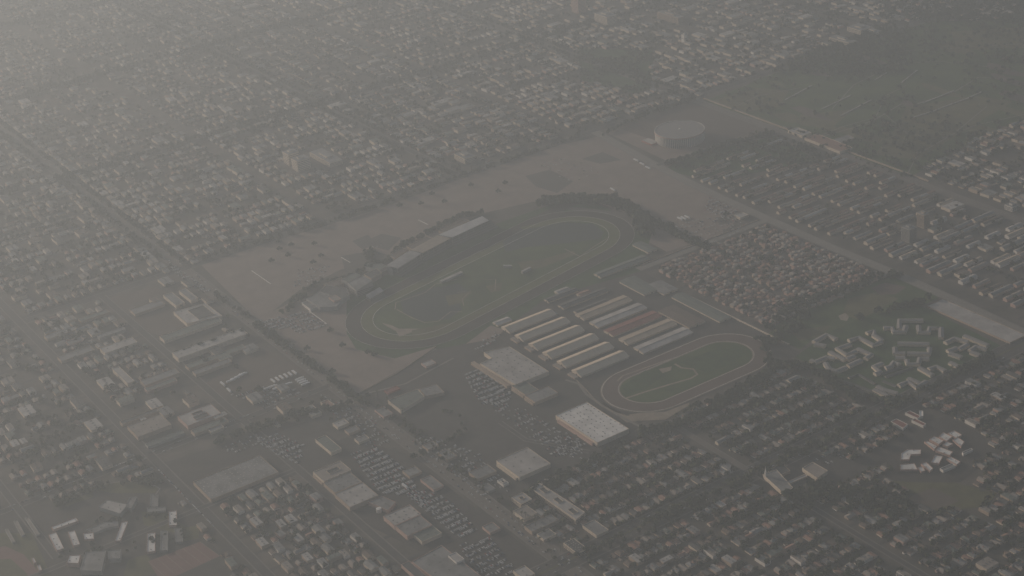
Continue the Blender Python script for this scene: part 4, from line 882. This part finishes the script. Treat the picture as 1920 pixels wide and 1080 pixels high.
def district(x0, x1, y0, y1, place, mix, pitch=84, tree_p=.7, blk=190, ew=False, poly=None, jit=1.5, lot=15.5, trees_street=.5, houses=None, force=False, apts=None, vary=False):
    """rows of lots along parallel streets; mix = (house, apartment, commercial, empty)"""
    blocked = (lambda x, y: False) if force else globals()["blocked"]
    n = max(1, round(((y1-y0) if ew else (x1-x0))/pitch)); pt = ((y1-y0) if ew else (x1-x0))/n
    for k in range(n+1):
        s = (y0 if ew else x0)+k*pt; a, c = (x0, x1) if ew else (y0, y1)
        pts = [(a+(c-a)*t/24, s) for t in range(25)] if ew else [(s, a+(c-a)*t/24) for t in range(25)]
        for i in range(24):
            mx, my = (pts[i][0]+pts[i+1][0])/2, (pts[i][1]+pts[i+1][1])/2
            if in_frame(mx, my) and not blocked(mx, my) and (poly is None or pip(mx, my, poly)): ribbon(STREETS, [pts[i], pts[i+1]], 9, .45, 'street')
        for sd in (-1, 1):
            bt = {}
            if (k == 0 and sd < 0) or (k == n and sd > 0): continue
            u = a+8
            while u < c-6:
                cross = (u-a) % blk < 14
                off = pt*.26+rng.uniform(-jit, jit)
                x, y = (u, s+sd*off) if ew else (s+sd*off, u)
                f = rng.random(); step = lot*rng.uniform(.9, 1.15); kind = None
                if vary:
                    bi = int((u-a)//(blk/2)); q_ = bt.setdefault(bi, VR.random())
                    if q_ < .10: f = .999; tree_now = 1.0
                    elif q_ < .20: f = mix[0]+mix[1]+.001 if f < .75 else .999; tree_now = .2
                    elif q_ < .38: f = mix[0]+.001; tree_now = .35
                    else: tree_now = tree_p*(1.5 if q_ > .75 else .8)
                else: tree_now = tree_p
                if not cross and in_frame(x, y) and not blocked(x, y) and not near_road(x, y, 9) and (poly is None or pip(x, y, poly)):
                    if f < mix[0]: kind = 'house'; pr_ = rng.choice(houses or HOUSES)
                    elif f < mix[0]+mix[1]: kind = 'apartment'; pr_ = rng.choice(apts or APTS); step = lot*1.25
                    elif f < mix[0]+mix[1]+mix[2]: kind = 'commercial'; pr_ = rng.choice(COMM); step = 50
                    if kind:
                        rz = (math.pi/2 if not ew else 0)+rng.choice([0, math.pi, 0, math.pi, 0, math.pi, 0, math.pi, math.pi/2])+rng.uniform(-.04, .04)
                        if houses: rz += rng.choice([0, .5, -.5, 1.57, .8])
                        if apts: rz = rng.choice([0, 0, 0, math.pi])
                        if kind == 'commercial': x += 4; u += 12; x, y = (u, s+sd*pt*.27) if ew else (s+sd*pt*.27, u)
                        if kind == 'commercial' and (blocked(x, y) or blocked(x, y+18) or blocked(x, y-18)): kind = None
                        else:
                            pk = {'house': 'house', 'apartment': 'apartment', 'commercial': 'commercial'}[kind]
                            if pr_[0] == 'e': pk = 'estate'
                            put(pk, pr_, x+rng.uniform(-2, 2), y+rng.uniform(-1.5, 1.5), rz, rng.uniform(.88, 1.2), place)
                            if kind == 'house' and rng.random() < .45:
                                yo = pt*.44; put('house', rng.choice(HOUSES), *((u+3, s+sd*yo) if ew else (s+sd*yo, u+3)), rz, .48, place)
                    if rng.random() < tree_now:
                        yo = pt*rng.uniform(.36, .5); X, Y = (u+rng.uniform(-6, 6), s+sd*yo) if ew else (s+sd*yo, u+rng.uniform(-6, 6)); tree(X, Y, place)
                    if rng.random() < trees_street:
                        X, Y = (u+rng.uniform(-5, 5), s+sd*7.5) if ew else (s+sd*7.5, u+rng.uniform(-5, 5)); tree(X, Y, place, rng.choice([0, 1, 2, 3, 4]))
                u += step
district(1378, 1600, 20, 420, 'in the leafy streets below the small training oval', (.92, .03, 0, .05), 74, .75, 400, trees_street=1.0, lot=13.5, jit=.8)
district(1360, 1600, 430, 740, 'in the leafy rows east of the small training oval', (.92, .03, 0, .05), 76, .75, 400, trees_street=1.0, lot=13.5, jit=.8)
district(1645, 2500, -300, 424, 'in the dense streets beyond the boulevard at the bottom right', (.90, .06, 0, .04), 72, .75, 180, trees_street=.85, lot=13.5, jit=.8)
district(1645, 2500, 436, 1180, 'in the dense streets east of the boulevard', (.88, .07, .01, .04), 74, .7, 180, trees_street=.85, lot=13.5, jit=.8)
district(1645, 2300, 1200, 1890, 'east of the boulevard past the pale road', (.84, .1, .01, .05), 76, .5, 180, trees_street=.4)
district(780, 1600, 1635, 2500, 'in the rows right of the cemetery', (.72, .2, .03, .05), 78, .5, 200, trees_street=.4, vary=True)
EST = [(808, 812), (975, 812), (1213, 815), (1216, 850), (1216, 1180), (1010, 1177), (808, 1184)]
district(812, 1216, 812, 1182, 'in the pinkish housing estate', (.97, 0, 0, .03), 41, .3, 130, jit=5, lot=13.5, trees_street=.1, houses=ESTATE, poly=EST, force=True)
# townhouses and flats north of the pale road
for X in [430+k*66+d_ for k in range(9) for d_ in (0, 25)]:
    Y = 1245+rng.uniform(0, 8)
    while Y < 1585:
        if not (430 < X < 620 and 1480 < Y) and rng.random() < .86 and not near_road(X, Y, 12) and not blocked(X, Y): put('townhouse', rng.choice(TOWN), X+rng.uniform(-1.5, 1.5), Y, rng.choice([0, math.pi]), 1, 'in the rows of townhouses north of the pale road')
        if rng.random() < .5: tree(X+13, Y, 'between the rows of townhouses')
        Y += 24.5 if (Y-1245) % 112 < 84 else 40
district(1010, 1600, 1225, 1590, 'among the flats north of the pale road', (.06, .88, .02, .04), 62, .5, 170, lot=54, trees_street=1.0, apts=LONG, vary=True, jit=5)
for _ in range(260):
    x, y = rng.uniform(330, 620), rng.uniform(1240, 1590)
    if not near_road(x, y, 3) and (y > 1440 or x < 430): tree(x, y, 'in the dark green east of the round arena')
# south and west of the avenue
district(1040, 1620, -405, -222, 'in the courtyard flats below the mall', (.55, .40, 0, .05), 62, .7, 400, lot=17, trees_street=.4)
district(1040, 1620, -760, -425, 'south of the courtyard flats', (.5, .45, 0, .05), 70, .5, 200, lot=18)
district(-20, 770, -680, -425, 'in the hazy streets at the left edge', (.82, .08, .05, .05), 76, .5, 180, vary=True)
district(-20, 560, -405, -222, 'in the hazy streets left of the works', (.78, .12, .05, .05), 76, .45, 180, vary=True)
district(570, 770, -405, -222, 'beside the garage and the works', (.1, .1, .35, .45), 90, .3, 200, lot=28)
district(-20, 1000, -205, -30, 'along the industrial strip', (.02, .05, .38, .55), 88, .25, 200, lot=30, trees_street=.3)
district(1010, 1600, -205, -30, 'along the mall side of the avenue', (.0, .0, .3, .7), 88, .2, 200, lot=30, trees_street=.2)
district(780, 1010, -900, -425, 'beyond the school', (.8, .1, 0, .1), 80, .5, 180)
district(100, 770, -1100, -700, 'at the left edge', (.86, .08, .01, .05), 76, .5, 180, vary=True)
XS = [-25, -810, -830, -1640, -1660, -2490, -2510, -3600]
for xa, xb in ((-810, -25), (-1640, -830), (-2490, -1660), (-3700, -2510)):
    for ya, yb, ewd in ((-700, -425, 0), (-405, -10, 0), (12, 400, 0), (410, 800, 0), (820, 1200, 1), (1205, 1600, 0), (1625, 2030, 0), (2035, 2410, 1), (2430, 3190, 0), (3210, 4000, 0)):
        far = xa < -1000
        m_ = (.58, .30, .04, .08) if xa > -900 else (.66, .2, .04, .1)
        if ya > 1600: m_ = (.42, .28, .2, .1)
        elif ya > 380 and xa > -900: m_ = (.42, .42, .08, .08)
        district(xa, xb, ya, yb, 'in the hazy city beyond the race course' if xa > -900 else 'far off in the haze', m_, 84 if not far else 90, .7 if not far else .55, 190, ew=bool(ewd), lot=17 if not far else 20, trees_street=.45 if not far else .3, vary=True)
district(-20, 900, 2400, 3400, 'beyond the cemetery', (.66, .2, .05, .1), 90, .4, 200, lot=19)
# strip of shops along the arterial roads
for X in np.arange(-2600, 0, 34):
    for Y in (38, -38, 1644, 1578):
        if rng.random() < .75 and not blocked(X, Y): put('commercial', rng.choice(COMM), X, Y, R(90), rng.uniform(.6, .9), 'in a shop row along a hazy main road')
# ------------------------------------------------------------------ special trees
for X in (-820, -1650, -2500):
    for Y in np.arange(-700, 4000, 13):
        for d_ in (-13, 13):
            if rng.random() < .6: tree(X+d_+rng.uniform(-2, 2), Y, 'along a far cross street', 4)
for Y in (810, 2420, 3200, 1612, 0):
    for X in np.arange(-3600, -30, 13):
        for d_ in (-15, 15):
            if rng.random() < .5: tree(X, Y+d_+rng.uniform(-2, 2), 'along a far main street', 4)
for p in [(547, 462), (525, 470), (590, 460), (603, 483), (524, 456), (541, 482), (588, 495), (750, 388), (790, 385), (834, 381), (884, 350), (935, 362), (948, 346), (811, 366), (577, 657), (643, 651), (691, 664), (620, 623), (624, 700), (1362, 405), (703, 668), (510, 492)]:
    g = G(*p); put('tree', 4, g.x, g.y, 0, .95, 'standing alone in the big west car park')
def belt(pts, n, w, place, sc=1.1, palm=0):
    W_ = px(pts); seg = [(W_[i], W_[i+1]) for i in range(len(W_)-1)]; ln = [math.hypot(b_[0]-a_[0], b_[1]-a_[1]) for a_, b_ in seg]; T = sum(ln)
    for k in range(n):
        u = rng.uniform(0, T); i = 0
        while u > ln[i] and i < len(ln)-1: u -= ln[i]; i += 1
        (a_, b_) = seg[i]; t = u/ln[i]; x = a_[0]+(b_[0]-a_[0])*t+rng.uniform(-w, w); y = a_[1]+(b_[1]-a_[1])*t+rng.uniform(-w, w)
        if rng.random() < palm: put('palm', 'palm', x, y, rng.uniform(0, 6), rng.uniform(.8, 1.1), place, 10)
        else: put('tree', rng.choice([0, 1, 4, 4]), x, y, rng.uniform(0, 6), sc*rng.uniform(.8, 1.25), place)
belt([(1010, 386), (1060, 378), (1140, 379), (1175, 393), (1200, 412), (1212, 440)], 240, 14, 'in the dark belt round the far bend of the big track', 1.5)
belt([(1190, 400), (1240, 425), (1290, 450), (1330, 470)], 70, 12, 'in the dark belt above the stable yard')
belt([(905, 402), (870, 406), (822, 428), (790, 445), (755, 462), (726, 492), (690, 505)], 150, 8, 'in the hedge behind the grandstand', .9)
belt([(690, 470), (700, 500), (660, 520), (600, 530), (560, 560), (530, 590)], 90, 10, 'by the casino clubhouse', .8)
belt([(372, 488), (600, 424), (720, 384), (860, 333), (1050, 269), (1110, 250)], 170, 6, 'along the street beside the west car park', .95, .15)
belt([(480, 612), (560, 668), (640, 728), (690, 765)], 110, 5, 'along the avenue beside the small car park', 1.2, .2)
belt([(395, 548), (470, 600)], 20, 4, 'along the avenue by the works', 1.0, .3)
belt([(690, 742), (830, 858), (960, 960), (1050, 1040)], 90, 16, 'along the avenue by the shops', .7, .5)
belt([(330, 668), (400, 645), (460, 625)], 26, 3, 'beside the longest pale factory', 1.1)
belt([(1445, 640), (1430, 660), (1450, 690), (1520, 690), (1600, 745), (1680, 760)], 110, 10, 'at the edge of the bent flats')
belt([(1205, 815), (1230, 810), (1300, 790), (1400, 730), (1480, 680)], 170, 10, 'on the bank below the small training oval')
belt([(1095, 1045), (1240, 975), (1420, 890), (1560, 822), (1700, 752), (1860, 672)], 210, 11, 'along the boulevard', 1.0, .2)
belt([(1440, 620), (1480, 580), (1600, 543), (1650, 520), (1690, 518)], 110, 9, 'round the park')
belt([(1440, 640), (1500, 610), (1500, 560)], 60, 20, 'in the park')
belt([(1600, 600), (1700, 575), (1750, 560)], 30, 8, 'between the park and the flats')
belt([(1245, 312), (1340, 280), (1450, 252)], 60, 5, 'on the street east of the round arena')
belt([(1130, 255), (1190, 225), (1300, 187)], 50, 5, 'on the street west of the round arena')
belt([(770, 860), (800, 850), (870, 810), (860, 780), (830, 770)], 26, 5, 'in the retail car park', .7)
belt([(1170, 835), (1060, 900), (990, 930)], 80, 8, 'behind the stores', 1.0)
belt([(400, 830), (560, 780), (650, 760)], 80, 12, 'below the works yard', .9)
belt([(100, 950), (200, 910), (300, 905)], 50, 8, 'round the school lawns', .8)
belt([(180, 985), (300, 970), (350, 1000), (240, 1030), (100, 1040)], 40, 14, 'between the school buildings', .7)
for _ in range(420):
    g = G(rng.uniform(1085, 1225), rng.uniform(92, 172))
    if pip(g.x, g.y, DPARK) and math.sin(g.x/37)+math.sin(g.y/23) > -.6: tree(g.x, g.y, 'in the dark park near the top')
belt([(1480, 950), (1560, 920), (1700, 960)], 90, 30, 'in the leafy blocks below the church', 1.2)
for _ in range(2600):
    u, v = rng.uniform(1320, 1930), rng.uniform(25, 335); g = G(u, v)
    if pip(g.x, g.y, CEM) and rng.random() < (.95 if (v < 120 or (u > 1600 and 230 < v)) else .06+.6*(math.sin(g.x/70)+math.sin(g.y/55+g.x/120) > .3)): tree(g.x, g.y, 'in the cemetery lawns')
for _ in range(500):
    u, v = rng.uniform(1450, 1700), rng.uniform(45, 140); g = G(u, v)
    if pip(g.x, g.y, CEM): tree(g.x, g.y, 'in the dark wood at the top of the cemetery', 4)
for _ in range(600):
    g = G(rng.uniform(1650, 1990), rng.uniform(-30, 40)); tree(g.x, g.y, 'in the dark wood at the top right', 4)
# ------------------------------------------------------------------ cars
def cars(pts, dens, place):
    dens = min(.96, dens*1.35)
    W_ = px(pts); xs = [p[0] for p in W_]; ys = [p[1] for p in W_]; r = 0; X = min(xs)
    while X < max(xs):
        Y = min(ys)
        while Y < max(ys):
            if pip(X, Y, W_) and rng.random() < dens and not any(a <= X <= b_ and c_ <= Y <= d_ and pip(X, Y, p_) for a, b_, c_, d_, p_ in SOLID):
                put('car', rng.choice(CARW), X, Y, (0 if rng.random() < .5 else math.pi), rng.uniform(.95, 1.1), place)
            Y += 2.9
        r += 1; X += 5.0 if r % 2 else 13.5
BIGFREE = (W_LOT, SW_LOT, SQUARE, RETAIL, FORUM_LOT, MALL, NL, GL, SCH, AP, RW, CH, CEM, PARK, DPARK)
SOLID = [q for q in BLOCKED if not any(q[4] is z_ for z_ in BIGFREE)]
cars([(510, 598), (578, 583), (614, 611), (562, 626)], .55, 'in the rows below the casino clubhouse')
cars([(484, 601), (520, 598), (540, 614), (500, 622)], .8, 'in the rows by the west gate')
cars([(870, 702), (900, 690), (960, 738), (950, 762), (900, 758)], .7, 'in front of the notched grey store')
cars([(895, 745), (990, 770), (1040, 800), (1100, 835), (1090, 860), (1040, 860), (980, 810)], .24, 'scattered in the retail car park')
cars([(1035, 822), (1080, 812), (1095, 845), (1050, 860)], .35, 'by the red-fronted white store')
cars([(655, 852), (705, 838), (765, 882), (788, 925), (812, 960), (760, 930), (712, 925)], .82, 'in the crowded mall car park')
cars([(760, 925), (800, 915), (850, 945), (900, 1000), (860, 1010), (815, 975)], .6, 'in the lower mall car park')
cars([(480, 828), (520, 812), (577, 838), (560, 872), (522, 855)], .6, 'in the lot north-east of the skylight building')
cars([(400, 845), (480, 815), (500, 825), (440, 850)], .25, 'north of the skylight building')
cars([(860, 1022), (920, 1008), (972, 1075), (900, 1085)], .5, 'at the bottom of the mall')
cars([(600, 740), (650, 760), (700, 790), (740, 830), (690, 840), (630, 790)], .3, 'round the small shops by the avenue')
cars([(770, 830), (800, 815), (900, 850), (960, 920), (900, 930)], .3, 'round the restaurants')
cars([(430, 740), (520, 715), (570, 735), (500, 765)], .3, 'in the works yard')
cars([(885, 655), (925, 622), (940, 628), (905, 660)], .35, 'on the pale strip lot')
cars([(1000, 305), (1060, 295), (1130, 320), (1070, 345)], .05, 'in the upper empty lot')
cars([(1330, 370), (1400, 400), (1380, 415), (1320, 395)], .35, 'in the works yard by the pale road')
cars([(1215, 430), (1330, 460), (1420, 425), (1370, 400)], .10, 'in the stable storage yard')
cars([(560, 505), (620, 500), (600, 530), (550, 540)], .25, 'by the north side of the clubhouse')
cars([(690, 465), (720, 450), (715, 480)], .12, 'by the hedge')
cars([(1480, 860), (1560, 835), (1640, 850), (1560, 875)], .08, 'by the church')
cars([(310, 500), (330, 500), (395, 545), (380, 550)], .5, 'on the avenue verge')
cars([(1690, 795), (1720, 782), (1740, 800), (1705, 812)], .2, 'by the red-roofed halls')
for X in np.arange(-2500, 1680, 13):
    for off, a in ((-10, 0), (-6, 0), (6, math.pi), (10, math.pi)):
        if rng.random() < (.42 if X > 300 else .28): put('car', rng.choice(CARW), X+rng.uniform(-4, 4), off, a, 1.05, 'driving on the avenue')
for Y in np.arange(-300, 1900, 16):
    for off, a in ((-14, -math.pi/2), (-9, -math.pi/2), (9, math.pi/2), (14, math.pi/2)):
        if rng.random() < .16: put('car', rng.choice(CARW), 1619+off, Y, a, 1.05, 'driving on the boulevard')
for Y in np.arange(-700, -30, 8):
    for X in (771, 785):
        if rng.random() < .4: put('car', rng.choice(CARW), X, Y, math.pi/2, 1.05, 'along the cross street by the garage')
for X in np.arange(820, 1100, 6.5):
    if rng.random() < .7: put('car', rng.choice(CARW), X, -424, 0, 1.1, 'along the school street')
for k in range(2600):
    it = ITEMS[rng.randrange(len(ITEMS))]
    if it[0] in ('house', 'apartment', 'townhouse'):
        put('car', rng.choice(CARW), it[2]+rng.choice([-11, 11, 9, -9])+rng.uniform(-1, 1), it[3]+rng.uniform(-6, 6), math.pi/2+rng.uniform(-.05, .05), 1.0, 'parked '+it[6], 0)
# ------------------------------------------------------------------ build: the 300 nearest of a kind as objects, the rest as one mass
def dist(it): return (it[2]-CAM.x)**2+(it[3]-CAM.y)**2
KIND = {'house': ('house', 'houses of the suburb streets', 'house', 'distant_housing'), 'estate': ('house', 'tiled houses of the pinkish estate', 'house', 'estate_housing'), 'townhouse': ('townhouse', 'townhouse rows', 'townhouse', 'distant_townhousing'),
        'apartment': ('apartment_building', 'small apartment buildings', 'apartments', 'distant_apartment_housing'), 'commercial': ('commercial_building', 'flat-roofed shops and workshops', 'shop', 'distant_shop_district'),
        'tree': ('tree', 'trees of streets and parks', 'tree', 'distant_woods'), 'palm': ('palm_tree', 'tall palms along the roads', 'palm', 'distant_palms'), 'car': ('parked_car', 'cars parked and driving', 'car', 'distant_traffic')}
MESHC = {}
def part_meshes(key):
    if key not in MESHC: MESHC[key] = [(n, mb.mesh(n)) for n, mb in PROTO[key][0]]
    return MESHC[key]
def mass(name, items, keyf):
    slots = []; V, LI, LS_, MI = [], [], [], []; base = 0; bykey = {}
    for it in items: bykey.setdefault(keyf(it), []).append(it)
    for key, its in bykey.items():
        mb = MB()
        for n, p in PROTO[key][0]:
            if n in ('wheel',): continue
            off = len(mb.v); mb.v += p.v; mb.f += [tuple(i+off for i in f) for f in p.f]; mb.m += [mb.slot(p.slots[k]) for k in p.m]
        for s_ in mb.slots:
            if s_ not in slots: slots.append(s_)
        rm = [slots.index(s_) for s_ in mb.slots]; v = np.array(mb.v); nv = len(v); fl = np.array([i for f in mb.f for i in f]); ft = np.array([len(f) for f in mb.f]); fm = np.array([rm[k] for k in mb.m])
        A = np.array([(it[2], it[3], it[4], it[5]) for it in its]); c, s_ = np.cos(A[:, 2])[:, None], np.sin(A[:, 2])[:, None]; k = A[:, 3][:, None]
        X = (v[None, :, 0]*c-v[None, :, 1]*s_)*k+A[:, 0][:, None]; Y = (v[None, :, 0]*s_+v[None, :, 1]*c)*k+A[:, 1][:, None]; Z = v[None, :, 2]*k+(.6 if name == 'distant_traffic' else .0)
        V.append(np.stack([X, Y, np.broadcast_to(Z, X.shape)], -1).reshape(-1, 3)); n = len(its)
        LI.append((fl[None, :]+(np.arange(n)*nv)[:, None]+base).ravel()); LS_.append(np.tile(ft, n)); MI.append(np.tile(fm, n)); base += n*nv
    V = np.concatenate(V); LI = np.concatenate(LI); LT = np.concatenate(LS_); MI = np.concatenate(MI); me = bpy.data.meshes.new(name)
    me.vertices.add(len(V)); me.vertices.foreach_set('co', V.ravel().astype(np.float32)); me.loops.add(len(LI)); me.loops.foreach_set('vertex_index', LI.astype(np.int32))
    me.polygons.add(len(LT)); st = np.concatenate([[0], np.cumsum(LT)[:-1]]); me.polygons.foreach_set('loop_start', st.astype(np.int32)); me.polygons.foreach_set('loop_total', LT.astype(np.int32))
    for s_ in slots: me.materials.append(M[s_])
    me.polygons.foreach_set('material_index', MI.astype(np.int32)); me.update(calc_edges=True)
    o = bpy.data.objects.new(name, me); link(o); o['kind'] = 'stuff'; return o
for kind, (nm, grp, cat, mname) in KIND.items():
    its = sorted([i for i in ITEMS if i[0] == kind], key=dist); inf = [i for i in its if in_frame(i[2], i[3], -4)]
    LIM = 150 if kind == 'estate' else 300
    if kind == 'house': LIM = 298
    if kind == 'estate': LIM = 0
    sel = inf[:LIM]; ids = {id(i) for i in sel}; rest = [i for i in its if id(i) not in ids]
    for i in sel:
        key = i[1] if kind != 'tree' else 'b%d' % i[1]; desc = PROTO[key][2]; root = empty(nm, (i[2], i[3], .6 if kind == 'car' else 0), i[4]); root.scale = (i[5],)*3
        pl = i[6]
        if kind == 'house': lab = f'{"tiny " if i[5] < .6 else ""}{desc} {"backyard hut" if i[5] < .6 else "house"} {pl}'
        elif kind == 'car': lab = f'{desc} car {pl}'
        elif kind == 'tree': lab = f'{desc} tree {pl}'
        elif kind == 'palm': lab = f'tall thin palm {pl}'
        elif kind == 'apartment': lab = f'{desc} apartment building {pl}'
        elif kind == 'townhouse': lab = f'{desc} townhouse {pl}'
        else: lab = f'{desc} flat shop building {pl}'
        tag(root, lab, cat, grp)
        for n, me in part_meshes(key): link(bpy.data.objects.new(n, me), root)
    if rest:
        if kind == 'tree': rest = [(*i[:1], 'm%d' % i[1], *i[2:]) for i in rest]
        o = mass(mname, rest, lambda it: it[1]); o['label'] = {'distant_housing': 'endless small houses fading into haze', 'distant_woods': 'trees scattered through the far streets and parks', 'distant_traffic': 'tiny cars in far car parks and streets',
            'estate_housing': 'close-packed pinkish tiled houses of the estate'}.get(mname, grp+' far off')
    print(kind, len(sel), len(rest))
if STREETS.f:
    STREETS.build('street')['kind'] = 'structure'
# ------------------------------------------------------------------ haze
hm = bpy.data.materials.new('haze'); hm.use_nodes = True; nt = hm.node_tree; nt.nodes.clear()
out = nt.nodes.new('ShaderNodeOutputMaterial'); pv = nt.nodes.new('ShaderNodeVolumePrincipled')
pv.inputs['Color'].default_value = HAZE_COLOR; pv.inputs['Density'].default_value = HAZE_DENSITY; pv.inputs['Anisotropy'].default_value = HAZE_G
nt.links.new(pv.outputs[0], out.inputs['Volume'])
me = bpy.data.meshes.new('haze'); bm = bmesh.new(); bmesh.ops.create_cube(bm, size=1)
for v in bm.verts: v.co = ((v.co.x)*16400-1000, (v.co.y)*16400+2000, -1 if v.co.z < 0 else 1760)
bm.to_mesh(me); bm.free(); me.materials.append(hm); hz = bpy.data.objects.new('haze', me); link(hz); hz['kind'] = 'stuff'; hz['label'] = 'warm evening smog over the whole city'
